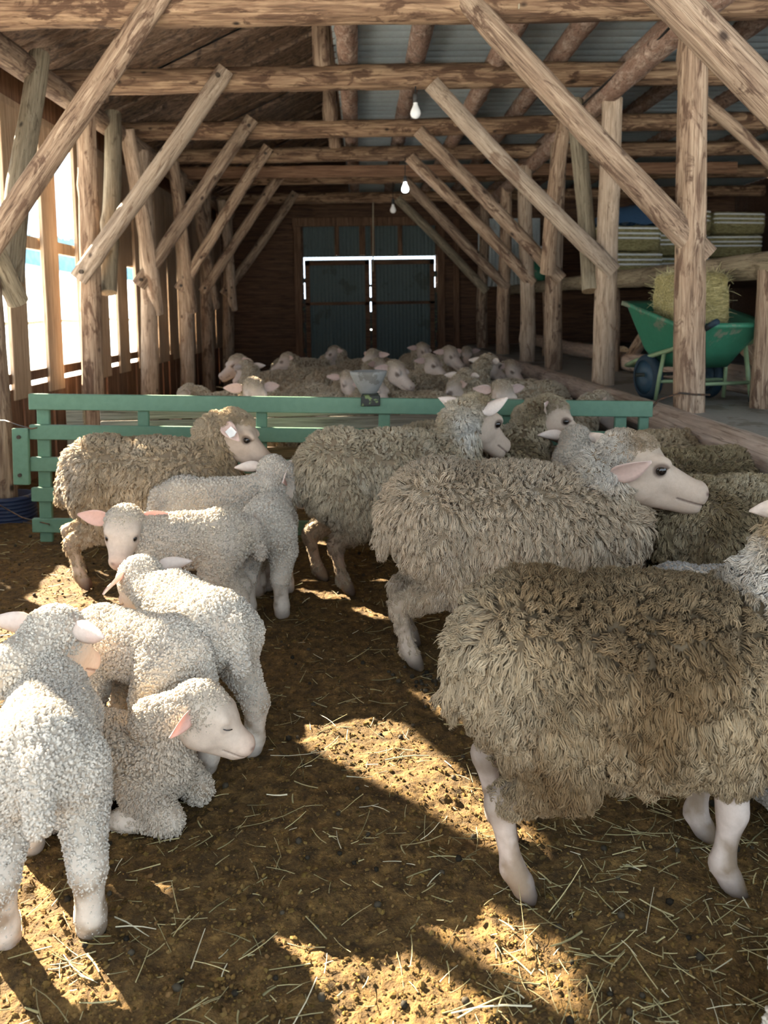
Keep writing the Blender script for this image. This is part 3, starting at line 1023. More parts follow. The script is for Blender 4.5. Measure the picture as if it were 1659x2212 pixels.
# ------------------------------------------------------------------ gate
GX0, GY = -2.02, 5.0
g = thing('pen_gate', 'green painted wooden pen gate of flat boards, across the middle', 'gate', (GX0, GY, 0))
g.rotation_euler = (0, R(1.55), R(-1.0))
GL = 3.73
for z_, th, nm in ((.888, .095, 'top_rail'), (.705, .088, 'rail'), (.510, .085, 'rail'), (.325, .085, 'rail'), (.135, .085, 'rail')):
    MB().box((GL / 2, 0, z_), (GL, .035, th), bev=.004).build(nm, M['green_paint'], g)
for x_, w_ in ((.03 + .04, .075), (.67, .065), (1.38, .065), (2.12, .07), (2.86, .06), (3.55, .07), (3.69, .06)):
    MB().box((x_, .032, .46), (w_, .03, .87), bev=.004).build('upright', M['green_paint'], g)
lp = MB().box((-.045, -.03, .56), (.095, .03, .34), bev=.004).build('end_plate', M['green_paint'], g)
for z_ in (.68, .45): MB().lathe([(0, -.008), (.012, -.008), (.012, .008), (0, .008)], k=8, axis='Y').build('bolt', M['bolt'], lp, loc=(-.05, -.047, z_))
MB().box((3.82, -.005, .665), (.14, .03, .08), bev=.004).build('end_plate', M['green_paint'], g)
# wires
tag(MB().tube([(-2.52, 5.65, .70), (-2.30, 5.36, .73), (-2.1, 5.08, .735), (-1.97, 4.95, .73), (-1.93, 5.02, .735)], .004, 5).build('tie_wire', M['steel'], smooth=True), 'twisted rusty wire tying the gate to the left post', 'wire')
tag(MB().tube([(-2.5, 5.5, .19), (-2.1, 5.05, .17), (-1.9, 4.95, .15), (-1.93, 5.03, .11), (-2.1, 5.06, .14)], .004, 5).build('tie_wire', M['steel'], smooth=True), 'thin wire near the floor between the gate and the blue pipe', 'wire')
tag(MB().tube([(1.64, 4.97, .76), (1.72, 4.98, .755), (1.9, 5.3, .80), (2.12, 5.52, .82), (2.22, 5.50, .81), (2.34, 5.55, .80)], .007, 5).build('tie_wire', M['steel'], smooth=True), 'rusty wire tying the gate to the right post over the kerb log', 'wire')
# bowl on gate
t = thing('drinking_bowl', 'grey round bowl on a blackened bracket, fixed to the gate top rail', 'bowl', (.03, 5.05, .90))
prof = [(0, -.01), (.045, -.01), (.062, .02), (.088, .07), (.110, .115), (.113, .135), (.102, .135), (.08, .07), (.055, .03), (0, .02)]
MB().lathe(prof, k=24).build('bowl', M['bowl'], t, True)
MB().box((0.01, -.112, -.035), (.115, .02, .065), bev=.004).box((0.01, -.05, -.006), (.10, .12, .012), bev=.003).build('bracket', M['black_metal'], t)
# hurdle behind the gate
t = thing('plank_hurdle', 'weathered grey plank hurdle standing behind the green gate', 'fence panel', (0, 5.32, 0))
for z_, h_ in ((.775, .085), (.685, .08), (.605, .07)):
    MB().box((-.33, 0, z_), (2.7, .03, h_), (0, R(random.uniform(-.3, .3)), 0), bev=.004).build('board', M['weathered'], t)
MB().box((-.33, .0, .47), (2.7, .03, .13), bev=.004).build('board', M['dark_plank'], t)
for x_, w_ in ((-1.85, .11), (-.88, .07), (.10, .08), (1.0, .08)):
    MB().box((x_, .04, .40), (w_, .05, .80), bev=.005).build('upright', M['weathered'], t)
# blue ribbed pipe round the left post
mb = MB()
prof = [(.11, .0), (.17, 0)]
for q in range(7):
    z0 = .01 + q * .026
    prof += [(.165, z0), (.176, z0 + .006), (.178, z0 + .013), (.176, z0 + .019), (.165, z0 + .0255)]
prof += [(.16, .195), (.145, .195), (.145, .02)]
mb.lathe(prof, (0, 0, 0), 32)
tag(mb.build('ribbed_pipe', M['blue_pipe'], smooth=True, loc=(-2.46, 5.72, -.02)), 'dark blue ribbed pipe collar round the foot of the left gate post', 'pipe')

# ------------------------------------------------------------------ bulbs, ropes, cables
BP = [(.0, -.075), (.0, -.075), (.014, -.073), (.028, -.062), (.034, -.045), (.030, -.025), (.020, -.005), (.014, .01), (.014, .03)]
for (x, y_, z_, mt, lb) in ((.51, 7.74, 3.23, 'bulb_off', 'unlit white bulb hanging under the second cross beam'), (.60, 11.36, 3.07, 'bulb_on', 'lit white bulb hanging before the far end'), (.51, 13.36, 3.03, 'bulb_off', 'farthest and smallest bulb, unlit, hanging before the double door')):
    t = thing('light_bulb', lb, 'light bulb', (x, y_, z_), group='hanging bulbs')
    MB().lathe([(a * 1.45, b_ * 1.45) for a, b_ in BP], k=18).build('bulb', M[mt], t, True)
    MB().lathe([(0, .03), (.022, .03), (.024, .10), (.012, .115), (0, .115)], k=14).build('socket', M['socket'], t, True)
    MB().tube([(0, 0, .11), (0.005, .01, .25 if y_ < 8 else .42)], .006, 6).build('flex', M['cable'], t, True)
tag(MB().tube([(.23, 15.58, 3.46), (.225, 15.56, 3.0), (.215, 15.55, 2.5), (.21, 15.56, 2.12)], .013, 6).build('hanging_rope', M['rope'], smooth=True), 'straight pale rope hanging from the farthest beam before the door', 'rope')
pts = [(2.25 + .03 * math.sin(y_ * 2.1) - .09, y_, 3.36 - .04 * abs(math.sin(y_ * 1.3))) for y_ in np.linspace(2.6, 8.6, 40)]
tag(MB().tube(pts, .010, 6).build('power_cable', M['cable'], smooth=True), 'black cable slung along the pale log above the right posts', 'cable')
tag(MB().tube([(1.05, 5.72, 3.60), (1.05, 5.60, 3.45), (1.05, 5.62, 3.34)], .007, 5).build('binding_cord', M['rope'], smooth=True), 'pale cord hanging over the nearest cross beam', 'cord')


# ==================================================================== animals
def nrm(a):
    return a / (np.linalg.norm(a, axis=-1, keepdims=True) + 1e-9)


class Body:
    def __init__(s):
        s.p = []

    def cone(s, a, b, ra, rb, w=0, c=(1, 1, 1)):
        s.p.append(('c', np.array(a, float), np.array(b, float), ra, rb, w, np.array(c)))

    def ell(s, c_, r, w=0, c=(1, 1, 1), rot=None):
        s.p.append(('e', np.array(c_, float), np.array(r, float), rot, None, w, np.array(c)))

    def dists(s, P):
        D = []
        for q in s.p:
            if q[0] == 'c':
                a, b, ra, rb = q[1:5]
                ba = b - a
                l2 = ba @ ba + 1e-12
                h = np.clip((P - a) @ ba / l2, 0, 1)
                D.append(np.linalg.norm(P - a - h[:, None] * ba, axis=1) - (ra + (rb - ra) * h))
            else:
                x = P - q[1]
                if q[3] is not None:
                    x = x @ q[3]
                r = q[2]
                k0 = np.linalg.norm(x / r, axis=1)
                k1 = np.linalg.norm(x / (r * r), axis=1) + 1e-9
                D.append(k0 * (k0 - 1) / k1)
        return np.stack(D, 1)

    def sdf(s, P, k):
        D = s.dists(P)
        mn = D.min(1)
        return mn - k * np.log(np.exp(-np.clip((D - mn[:, None]) / k, 0, 60)).sum(1))

    def bounds(s, pad):
        lo = np.min([np.minimum(q[1] - q[3], q[2] - q[4]) if q[0] == 'c' else q[1] - q[2].max() for q in s.p], 0)
        hi = np.max([np.maximum(q[1] + q[3], q[2] + q[4]) if q[0] == 'c' else q[1] + q[2].max() for q in s.p], 0)
        return lo - pad, hi + pad

    def surface(s, h, k):
        lo, hi = s.bounds(3 * h)
        n = np.ceil((hi - lo) / h).astype(int) + 1
        gx, gy, gz = [lo[i] + h * np.arange(n[i]) for i in range(3)]
        G = np.stack(np.meshgrid(gx, gy, gz, indexing='ij'), -1).reshape(-1, 3)
        val = np.concatenate([s.sdf(G[i:i + 200000], k) for i in range(0, len(G), 200000)]).reshape(n)
        V, F = surface_nets(val)
        V = lo + V * h
        for _ in range(2):
            d = s.sdf(V, k)
            e = h * .3
            g_ = np.stack([s.sdf(V + e * np.eye(3)[i], k) - s.sdf(V - e * np.eye(3)[i], k) for i in range(3)], 1) / (2 * e)
            g_ = nrm(g_)
            V = V - np.clip(d, -h, h)[:, None] * g_
        D = s.dists(V)
        wt = np.exp(-np.clip((D - D.min(1)[:, None]) / .012, 0, 40))
        wt /= wt.sum(1)[:, None]
        wl_ = wt @ np.array([q[5] for q in s.p])
        cl = wt @ np.stack([q[6] for q in s.p])
        return V, F, g_, wl_, cl


def surface_nets(val):
    n = np.array(val.shape)
    ins = val < 0
    c = n - 1
    acc = np.zeros((*c, 3)); cnt = np.zeros(c)
    offs = [(i, j, k) for i in (0, 1) for j in (0, 1) for k in (0, 1)]
    sl = lambda o: tuple(slice(o[a], o[a] + c[a]) for a in range(3))
    for o in offs:
        for ax in range(3):
            if o[ax] == 0:
                q = list(o); q[ax] = 1
                a, b = val[sl(o)], val[sl(q)]
                cr = (a < 0) != (b < 0)
                t = np.where(cr, a / np.where(cr, a - b, 1), 0)
                for d in range(3):
                    acc[..., d] += np.where(cr, o[d] + (t if d == ax else 0), 0)
                cnt += cr
    act = cnt > 0
    idx = -np.ones(c, np.int64)
    idx[act] = np.arange(act.sum())
    base = np.stack(np.meshgrid(*[np.arange(v) for v in c], indexing='ij'), -1)
    V = (base[act] + acc[act] / cnt[act][:, None])
    F = []
    for ax in range(3):
        u, v = (ax + 1) % 3, (ax + 2) % 3
        s0 = [slice(1, n[d] - 1) for d in range(3)]; s0[ax] = slice(0, n[ax] - 1)
        s1 = list(s0); s1[ax] = slice(1, n[ax])
        a, b = ins[tuple(s0)], ins[tuple(s1)]
        loc = np.argwhere(a != b)
        if not len(loc): continue
        fl_ = a[tuple(loc.T)]
        g = loc.copy()
        for d in range(3):
            if d != ax: g[:, d] += 1
        du = np.zeros(3, int); du[u] = 1
        dv = np.zeros(3, int); dv[v] = 1
        q = np.stack([idx[tuple((g - du - dv).T)], idx[tuple((g - dv).T)], idx[tuple(g.T)], idx[tuple((g - du).T)]], 1)
        q[~fl_] = q[~fl_][:, ::-1]
        F.append(q)
    F = np.concatenate(F)
    return V, F[(F >= 0).all(1)]


def fleece(V, F, Nv, W, rs, count, L, r0, strands, segs, sides, droop, clump, K, curl, curlf, tone, spread=.0035, upright=.0, wmin=.25, comb=(0, 0, 0), topl=.5, dpow=.4, tip=.1):
    """wool as tapered curly locks standing on the surface; returns V, F, colours"""
    T = np.concatenate([F[:, [0, 1, 2]], F[:, [0, 2, 3]]])
    A = np.linalg.norm(np.cross(V[T[:, 1]] - V[T[:, 0]], V[T[:, 2]] - V[T[:, 0]]), axis=1)
    wt = W[T].mean(1)
    A = A * (wt > wmin)
    cs = np.cumsum(A)
    pick = np.minimum(np.searchsorted(cs, (np.arange(count) + rs.random(count)) / count * cs[-1]), len(T) - 1)
    b = rs.random((count, 2)); fl_ = b.sum(1) > 1; b[fl_] = 1 - b[fl_]
    bc = np.stack([1 - b.sum(1), b[:, 0], b[:, 1]], 1)
    P = (V[T[pick]] * bc[:, :, None]).sum(1)
    n = nrm((Nv[T[pick]] * bc[:, :, None]).sum(1))
    w = (W[T[pick]] * bc).sum(1)
    ln = L * np.clip(w, .15, 1.3) * rs.uniform(.75, 1.25, count) * (topl + (1 - topl) * (1 - np.clip(n[:, 2], 0, 1) ** 1.5))
    ci = rs.choice(count, min(K, count), replace=False)
    near = np.empty(count, int)
    for i in range(0, count, 2000):
        d2 = ((P[i:i + 2000, None] - P[ci][None]) ** 2).sum(2)
        near[i:i + 2000] = d2.argmin(1)
    down = np.array([0, 0, -1.0])
    crnd = nrm(rs.normal(0, 1, (len(ci), 3)))
    side = 1 - np.clip(n[:, 2], -.2, 1) * (1 - upright)
    dr_ = droop * np.clip(side, .12, 1)
    Q = np.zeros((segs + 1, count, 3))
    Q[0] = P - n * r0 * 1.2
    cur = Q[0]
    jit = rs.normal(0, .22, (count, 3)) + crnd[near] * .35 + np.array(comb)
    for j in range(1, segs + 1):
        t = j / segs
        a = np.clip(dr_ * (t ** dpow), 0, 1)[:, None]
        d = nrm(n * (1 - a) + down * a + jit * .55)
        inward = np.minimum((d * n).sum(1), -.0)[:, None]
        d = nrm(d - n * inward)
        cur = cur + d * (ln / segs)[:, None]
        Q[j] = cur
    tipc = Q[-1][ci][near]
    for j in range(1, segs + 1):
        t = j / segs
        far = np.linalg.norm(tipc - Q[j], axis=1)
        s_ = clump * t ** 1.3 * np.clip(1.4 - far / (3.0 * L), 0, 1)
        Q[j] += (tipc - Q[j]) * s_[:, None] * .8
    e1 = nrm(np.cross(n, rs.normal(0, 1, (count, 3))))
    e2 = np.cross(n, e1)
    ph = rs.random(count) * 6.28
    for j in range(segs + 1):
        t = j / segs
        a = ph + curlf * t * 6.28
        Q[j] += (curl * t ** .7) * (e1 * np.cos(a)[:, None] + e2 * np.sin(a)[:, None]) * (ln / L)[:, None]
    M_ = strands
    Vs = np.zeros((count, M_, segs + 1, sides, 3), np.float32)
    for s_ in range(M_):
        if M_ > 1:
            an = ph * 2.3 + s_ * 6.28 / M_
            o = spread * (e1 * np.cos(an)[:, None] + e2 * np.sin(an)[:, None])
            ext = rs.uniform(-.15, .2, count)
        else:
            o = np.zeros((count, 3)); ext = np.zeros(count)
        C = np.stack([Q[j] + o * (1 - .35 * j / segs) + rs.normal(0, .0012, (count, 3)) * (j > 0) for j in range(segs + 1)], 0)
        C[-1] += (C[-1] - C[-2]) * ext[:, None]
        Tn = np.gradient(C, axis=0); Tn = nrm(Tn)
        rad0 = r0 * rs.uniform(.75, 1.25, count) * np.clip(w, .5, 1.1)
        for j in range(segs + 1):
            t = j / segs
            ee = nrm(e1 - Tn[j] * (e1 * Tn[j]).sum(1)[:, None])
            ff = np.cross(Tn[j], ee)
            rr_ = rad0 * max(tip, 1 - t ** 2.2 * (1 - tip)) * (1 if j else .8)
            for q in range(sides):
                a = 6.2832 * q / sides + s_
                Vs[:, s_, j, q] = C[j] + (ee * math.cos(a) + ff * math.sin(a)) * rr_[:, None]
    per = (segs + 1) * sides
    nV = count * M_ * per
    f = [(j * sides + q, j * sides + (q + 1) % sides, (j + 1) * sides + (q + 1) % sides, (j + 1) * sides + q) for j in range(segs) for q in range(sides)]
    base = np.arange(count * M_)[:, None, None] * per
    Fq = (base + np.array(f)[None]).reshape(-1, 4)
    capf = np.array([[segs * sides + q for q in range(sides)]])
    Fc = (base + capf[None]).reshape(-1, sides)
    col = tone(P, n) * rs.uniform(.86, 1.12, (count, 1)) * (.93 + .14 * rs.random((len(ci), 1))[near])
    C_ = np.repeat(col, M_ * per, 0).reshape(count, M_, segs + 1, sides, 3)
    return Vs.reshape(-1, 3), [Fq, Fc], C_.reshape(-1, 3)


def ear_mesh(base, d, up, L, Wd, cin, cout, thick=.006):
    """leaf-shaped cupped ear with thickness"""
    d = np.array(d, float); d /= np.linalg.norm(d)
    up = np.array(up, float); up = up - d * (up @ d); up /= np.linalg.norm(up)
    sd_ = np.cross(d, up)
    n, k = 9, 7
    V, C = [], []
    for lay in (0, 1):
        for i in range(n):
            t = i / (n - 1)
            wd = Wd * (math.sin(PI * (t ** .75 * .86 + .14)) ** .8 * .5 + .02) if i < n - 1 else Wd * .06
            for j in range(k):
                u = j / (k - 1) * 2 - 1
                cup = .38 * wd * (u * u) * (1 - .4 * t)
                p = np.array(base) + d * (L * t) + sd_ * (u * wd) + up * (cup - .10 * L * t * t) + (up * (-thick * (1 - u * u * .8)) if lay else 0)
                V.append(p); C.append(cin if lay == 0 else cout)
    F = []
    for lay in (0, 1):
        b = lay * n * k
        for i in range(n - 1):
            for j in range(k - 1):
                q = (b + i * k + j, b + (i + 1) * k + j, b + (i + 1) * k + j + 1, b + i * k + j + 1)
                F.append(q if lay == 0 else q[::-1])
    for i in range(n - 1):
        for j in (0, k - 1):
            q = (i * k + j, n * k + i * k + j, n * k + (i + 1) * k + j, (i + 1) * k + j)
            F.append(q if j == 0 else q[::-1])
    for j in range(k - 1):
        F.append(((n - 1) * k + j, n * k + (n - 1) * k + j, n * k + (n - 1) * k + j + 1, (n - 1) * k + j + 1))
    return np.array(V), np.array(F), np.array(C)


def rotm(yaw, pitch, roll=0):
    return np.array(Matrix.Rotation(R(yaw), 3, 'Z') @ Matrix.Rotation(R(pitch), 3, 'Y') @ Matrix.Rotation(R(roll), 3, 'X'))


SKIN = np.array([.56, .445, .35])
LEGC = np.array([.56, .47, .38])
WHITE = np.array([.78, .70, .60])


def animal(label, loc, heading, kind='ewe', s=1.0, stretch=1.0, poll=None, head=(0, 25, 0), feet=((0, 0),) * 4, lying=False, wool=None, tone=None, seed=1, ear=None, earup=None,
           detail=1.0, group=None, name=None, cat=None, tag_ear=None, eyes=True, closed=False, hs=None, legwool=0, nbx=None, sh=.035, earsc=1.0, neckr=.165, undercol=None, earb=None, build_only=False, legcol=None, width=1.0, facecol=None, grid_h=None, lk=None):
    rs = np.random.default_rng(seed)
    lamb = kind == 'lamb'
    B = Body(); Hd = Body()
    st = stretch
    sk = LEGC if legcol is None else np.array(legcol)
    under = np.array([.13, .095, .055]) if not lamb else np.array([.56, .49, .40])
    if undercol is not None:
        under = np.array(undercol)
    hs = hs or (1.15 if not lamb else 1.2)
    X = lambda x, y, z: (x * st * s, y * s * width, z * s)
    hoof = (.06, .045, .035)
    if not lamb:
        pl = np.array(poll if poll is not None else (.42, 0, .78), float)
        if not lying:
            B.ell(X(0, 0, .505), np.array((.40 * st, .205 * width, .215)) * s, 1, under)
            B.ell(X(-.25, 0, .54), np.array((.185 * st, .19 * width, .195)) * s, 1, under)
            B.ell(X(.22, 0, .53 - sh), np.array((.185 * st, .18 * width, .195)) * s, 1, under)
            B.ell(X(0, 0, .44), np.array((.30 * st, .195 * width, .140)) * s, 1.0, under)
            for sd_, (fi, bi) in ((1, (0, 2)), (-1, (1, 3))):
                fx, fy = feet[bi]
                hx = -.33 + fx
                B.cone(X(-.25, .10 * sd_, .46), X(-.20, .115 * sd_, .34), .13 * s, .08 * s, .75, under)
                B.cone(X(-.20, .115 * sd_, .33), X(hx - .02, .11 * sd_ + fy, .235), .076 * s, .031 * s, max(.46, legwool), under)
                B.cone(X(hx - .02, .11 * sd_ + fy, .235), X(hx + .01, .11 * sd_ + fy, .075), .029 * s, .022 * s, legwool, sk)
                B.cone(X(hx + .01, .11 * sd_ + fy, .075), X(hx + .028, .11 * sd_ + fy, .045), .025 * s, .021 * s, legwool, sk)
                for q in (-1, 1):
                    B.cone(X(hx + .036, .11 * sd_ + fy + q * .014, .030), X(hx + .052, .11 * sd_ + fy + q * .018, .012), .019 * s, .013 * s, 0, hoof)
                fx, fy = feet[fi]
                gx = .20 + fx
                B.cone(X(.21, .09 * sd_, .46), X(.19 + fx * .3, .10 * sd_, .33), .11 * s, .06 * s, .8, under)
                B.cone(X(.19 + fx * .3, .10 * sd_, .33), X(gx + .02, .10 * sd_ + fy, .205), .05 * s, .031 * s, max(.12, legwool), sk)
                B.cone(X(gx + .02, .10 * sd_ + fy, .205), X(gx, .10 * sd_ + fy, .075), .029 * s, .022 * s, legwool, sk)
                B.cone(X(gx, .10 * sd_ + fy, .075), X(gx + .016, .10 * sd_ + fy, .045), .026 * s, .021 * s, 0, sk)
                for q in (-1, 1):
                    B.cone(X(gx + .024, .10 * sd_ + fy + q * .014, .030), X(gx + .040, .10 * sd_ + fy + q * .018, .012), .019 * s, .013 * s, 0, hoof)
            B.cone(X(-.42, 0, .57), X(-.455, 0, .44), .035 * s, .025 * s, .8, under)
        hm = rotm(*head)
        pw = np.array(X(*pl))
        tf = lambda v: pw + hm @ (np.array(v, float) * s * hs)
        nb = np.array(X(*(nbx or (.27, 0, .57 - sh * .8))))
        ne = tf((-.045, 0, -.055))
        mid = nb * .5 + ne * .5 + np.array([0, 0, -.03 * s])
        B.cone(nb, mid, neckr * s, .104 * s, 1, under)
        B.cone(mid, ne, .104 * s, .078 * s, .8, under)
        fc = SKIN if facecol is None else np.array(facecol)
        Hd.ell(tf((.03, 0, -.01)), np.array((.085, .064, .066)) * s * hs, .0, fc, hm)
        Hd.ell(tf((-.012, 0, .005)), np.array((.058, .060, .060)) * s * hs, .75, under, hm)
        Hd.ell(tf((.03, 0, .035)), np.array((.05, .05, .035)) * s * hs, .6, under, hm)
        Hd.cone(tf((.06, 0, -.028)), tf((.20, 0, -.052)), .055 * s * hs, .040 * s * hs, 0, fc)
        Hd.cone(tf((.03, 0, -.085)), tf((.19, 0, -.082)), .046 * s * hs, .030 * s * hs, 0, fc)
        Hd.ell(tf((.05, .032, -.06)), np.array((.06, .028, .05)) * s * hs, 0, fc, hm)
        Hd.ell(tf((.05, -.032, -.06)), np.array((.06, .028, .05)) * s * hs, 0, fc, hm)
        Hd.ell(tf((.222, 0, -.048)), np.array((.026, .036, .034)) * s * hs, 0, fc * .93, hm)
        Hd.ell(tf((.212, 0, -.088)), np.array((.028, .028, .018)) * s * hs, 0, fc * .95, hm)
        for q in (-1, 1):
            Hd.ell(tf((.085, .05 * q, .012)), np.array((.032, .018, .018)) * s * hs, 0, fc, hm)
        Hd.cone(tf((-.02, 0, -.05)), tf((-.06, 0, -.085)), .058 * s * hs, .066 * s * hs, .8, under)
        eye_p, eye_r, no_p, mouth = (.092, .060, -.008), .0155, (.238, .024, -.038), (.160, .25, -.0725)
        ear_b, ear_l, ear_w = (-.02, .064, -.008), .115, .060
    else:
        pl = np.array(poll if poll is not None else (.27, 0, .52), float)
        lz = -.235 if lying else 0
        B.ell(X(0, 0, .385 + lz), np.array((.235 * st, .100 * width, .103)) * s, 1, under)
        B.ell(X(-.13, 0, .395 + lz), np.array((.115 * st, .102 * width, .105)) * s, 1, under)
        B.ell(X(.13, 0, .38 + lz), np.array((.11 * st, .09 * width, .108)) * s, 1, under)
        if not lying:
            for sd_, (fi, bi) in ((1, (0, 2)), (-1, (1, 3))):
                fx, fy = feet[bi]
                hx = -.165 + fx
                B.cone(X(-.14, .06 * sd_, .36), X(-.105, .072 * sd_, .275), .075 * s, .058 * s, .9, under)
                B.cone(X(-.105, .072 * sd_, .275), X(hx - .02, .068 * sd_ + fy, .175), .056 * s, .036 * s, .8, under)
                B.cone(X(hx - .02, .068 * sd_ + fy, .175), X(hx, .068 * sd_ + fy, .06), .033 * s, .028 * s, .36, WHITE)
                B.cone(X(hx, .068 * sd_ + fy, .06), X(hx + .012, .068 * sd_ + fy, .03), .03 * s, .027 * s, .35, WHITE * .9)
                for q in (-1, 1):
                    B.cone(X(hx + .015, .068 * sd_ + fy + q * .011, .02), X(hx + .032, .068 * sd_ + fy + q * .013, .010), .016 * s, .011 * s, 0, (.20, .15, .11))
                fx, fy = feet[fi]
                gx = .145 + fx
                B.cone(X(.14, .055 * sd_, .34), X(.135 + fx * .3, .062 * sd_, .24), .062 * s, .043 * s, .9, under)
                B.cone(X(.135 + fx * .3, .062 * sd_, .24), X(gx + .008, .062 * sd_ + fy, .15), .039 * s, .031 * s, .75, under)
                B.cone(X(gx + .008, .062 * sd_ + fy, .15), X(gx, .062 * sd_ + fy, .055), .03 * s, .026 * s, .36, WHITE)
                B.cone(X(gx, .062 * sd_ + fy, .055), X(gx + .012, .062 * sd_ + fy, .03), .028 * s, .026 * s, .35, WHITE * .9)
                for q in (-1, 1):
                    B.cone(X(gx + .015, .062 * sd_ + fy + q * .011, .02), X(gx + .032, .062 * sd_ + fy + q * .013, .010), .016 * s, .011 * s, 0, (.20, .15, .11))
        else:
            for sd_ in (1, -1):
                # folded forelegs and hindlegs
                B.cone(X(.14, .075 * sd_, .11), X(.225, .075 * sd_, .042), .055 * s, .036 * s, .8, under)
                B.cone(X(.225, .075 * sd_, .040), X(.11, .10 * sd_, .036), .033 * s, .027 * s, .6, WHITE)
                B.cone(X(.11, .10 * sd_, .036), X(.075, .105 * sd_, .03), .027 * s, .024 * s, .2, WHITE * .9)
                B.cone(X(-.14, .09 * sd_, .13), X(-.02, .125 * sd_, .06), .08 * s, .05 * s, .9, under)
                B.cone(X(-.02, .125 * sd_, .055), X(-.16, .145 * sd_, .038), .042 * s, .03 * s, .7, WHITE)
                B.cone(X(-.16, .145 * sd_, .036), X(-.07, .155 * sd_, .03), .028 * s, .024 * s, .5, WHITE)
        B.cone(X(-.235, 0, .43 + lz), X(-.265, 0, .32 + lz * .9), .030 * s, .024 * s, .9, under)
        hm = rotm(*head)
        pw = np.array(X(*pl))
        tf = lambda v: pw + hm @ (np.array(v, float) * s * hs)
        nb = np.array(X(.16, 0, .41 + lz))
        ne = tf((-.03, 0, -.045))
        mid = nb * .5 + ne * .5
        B.cone(nb, mid, .076 * s, .054 * s, 1, under)
        B.cone(mid, ne, .054 * s, .050 * s, 1, under)
        fc = np.array([.74, .62, .51]) if facecol is None else np.array(facecol)
        Hd.ell(tf((.015, 0, .0)), np.array((.066, .056, .056)) * s * hs, 1.0, under, hm)
        Hd.ell(tf((.05, 0, -.012)), np.array((.058, .05, .048)) * s * hs, .3, fc, hm)
        Hd.cone(tf((.07, 0, -.028)), tf((.128, 0, -.042)), .042 * s * hs, .029 * s * hs, 0, fc)
        Hd.cone(tf((.03, 0, -.06)), tf((.118, 0, -.06)), .036 * s * hs, .022 * s * hs, 0, fc)
        Hd.ell(tf((.138, 0, -.04)), np.array((.021, .024, .021)) * s * hs, 0, fc * np.array([1, .86, .82]), hm)
        for q in (-1, 1):
            Hd.ell(tf((.060, .034 * q, .012)), np.array((.024, .015, .014)) * s * hs, 0, fc, hm)
            Hd.ell(tf((.035, .026 * q, -.045)), np.array((.042, .022, .035)) * s * hs, .15, fc, hm)
        Hd.cone(tf((-.02, 0, -.035)), tf((-.07, 0, -.075)), .050 * s * hs, .05 * s * hs, .95, under)
        eye_p, eye_r, no_p, mouth = (.081, .0385, -.002), .0105, (.152, .012, -.034), (.098, .17, -.056)
        ear_b, ear_l, ear_w = (.002, .048, .006), .095, .046
    h = (grid_h or (.013 if not lamb else .009)) * (1 if detail > .5 else 1.8)
    V, F, Nn, Wl, Cl = B.surface(h, (.011 if not lamb else .008) * s)
    hh = (.0052 if not lamb else .004) * (1 if detail > .5 else 2.2)
    HV, HF, HN, HW, HC = Hd.surface(hh, (.008 if not lamb else .006) * s)
    # face markings: nostrils, mouth line, eye rims in head space
    hl = ((HV - pw) @ hm) / (s * hs)
    for q in (-1, 1):
        d = np.linalg.norm((hl - np.array([no_p[0], no_p[1] * q, no_p[2]])) / np.array([.010, .010, .0065]), axis=1) * (1 if not lamb else 1.2)
        f_ = np.clip(1.3 - d, 0, 1)[:, None]
        HC = HC * (1 - f_) + np.array([.10, .05, .045]) * f_
        d = np.linalg.norm(hl - np.array([eye_p[0], eye_p[1] * q, eye_p[2]]), axis=1)
        f_ = (np.clip((eye_r * (1.65 if not lamb else 1.4) - d) / (eye_r * .4), 0, 1) * (.75 if not lamb else .5 if not closed else .2))[:, None]
        HC = HC * (1 - f_) + np.array([.11, .075, .06]) * f_
    # nose pad
    d = np.linalg.norm((hl - np.array([no_p[0] + .004, 0, no_p[2] - .006])) / np.array([.014, .016, .014]), axis=1)
    f_ = np.clip(1.25 - d, 0, 1)[:, None] * (.55 if not lamb else .7)
    HC = HC * (1 - f_) + np.array([.33, .17, .15]) * f_
    f_ = ((hl[:, 0] > mouth[0]) * np.clip(1 - np.abs(hl[:, 2] - mouth[2]) / (.0042 if not lamb else .003), 0, 1) * .85)[:, None]
    HC = HC * (1 - f_) + np.array([.10, .055, .05]) * f_
    HV = HV - HN * (f_ * .006 * s)
    # ears
    cin, cout = ((.66, .50, .44), (.72, .64, .58)) if not lamb else ((.74, .48, .40), (.80, .70, .62))
    VV_, FF_, CC_ = [V, HV], [F, HF + len(V)], [Cl, HC]
    k = len(V) + len(HV)
    ev = ear or ((-.25, 1, -.12), (-.25, -1, -.12))
    eu = earup or ((.75, .1, .35), (.75, -.1, .35))
    for q in (0, 1):
        sg = 1 if q == 0 else -1
        eb = ear_b if earb is None else earb[q]
        b_ = tf((eb[0], eb[1] * sg, eb[2]))
        ve, fe, ce_ = ear_mesh(b_, hm @ np.array(ev[q], float), hm @ np.array(eu[q], float), ear_l * s * hs * earsc, ear_w * s * hs * earsc, cin, cout, .006 * s)
        VV_.append(ve); FF_.append(fe + k); CC_.append(ce_); k += len(ve)
    # dirt on legs
    C_ = np.concatenate(CC_); AV = np.concatenate(VV_)
    dn = fbm(AV * 22 + seed, 3)
    low = np.clip((.24 * s - AV[:, 2]) / (.24 * s), 0, 1)
    dirt = np.clip((dn - .46) * 5, 0, 1) * np.clip(low * 2.0, 0, .8)
    C_ = C_ * (1 - dirt[:, None]) + np.array([.24, .17, .10]) * dirt[:, None]
    bme = mesh_np(kind + '_body', AV, np.concatenate(FF_), M['skin'], True, col=C_)
    # fleece
    if tone is None:
        tone = EWE_TONE(seed) if not lamb else LAMB_TONE(seed)
    FV, FFq, FC = [], [], []
    kk = 0
    P_ = wool or {}
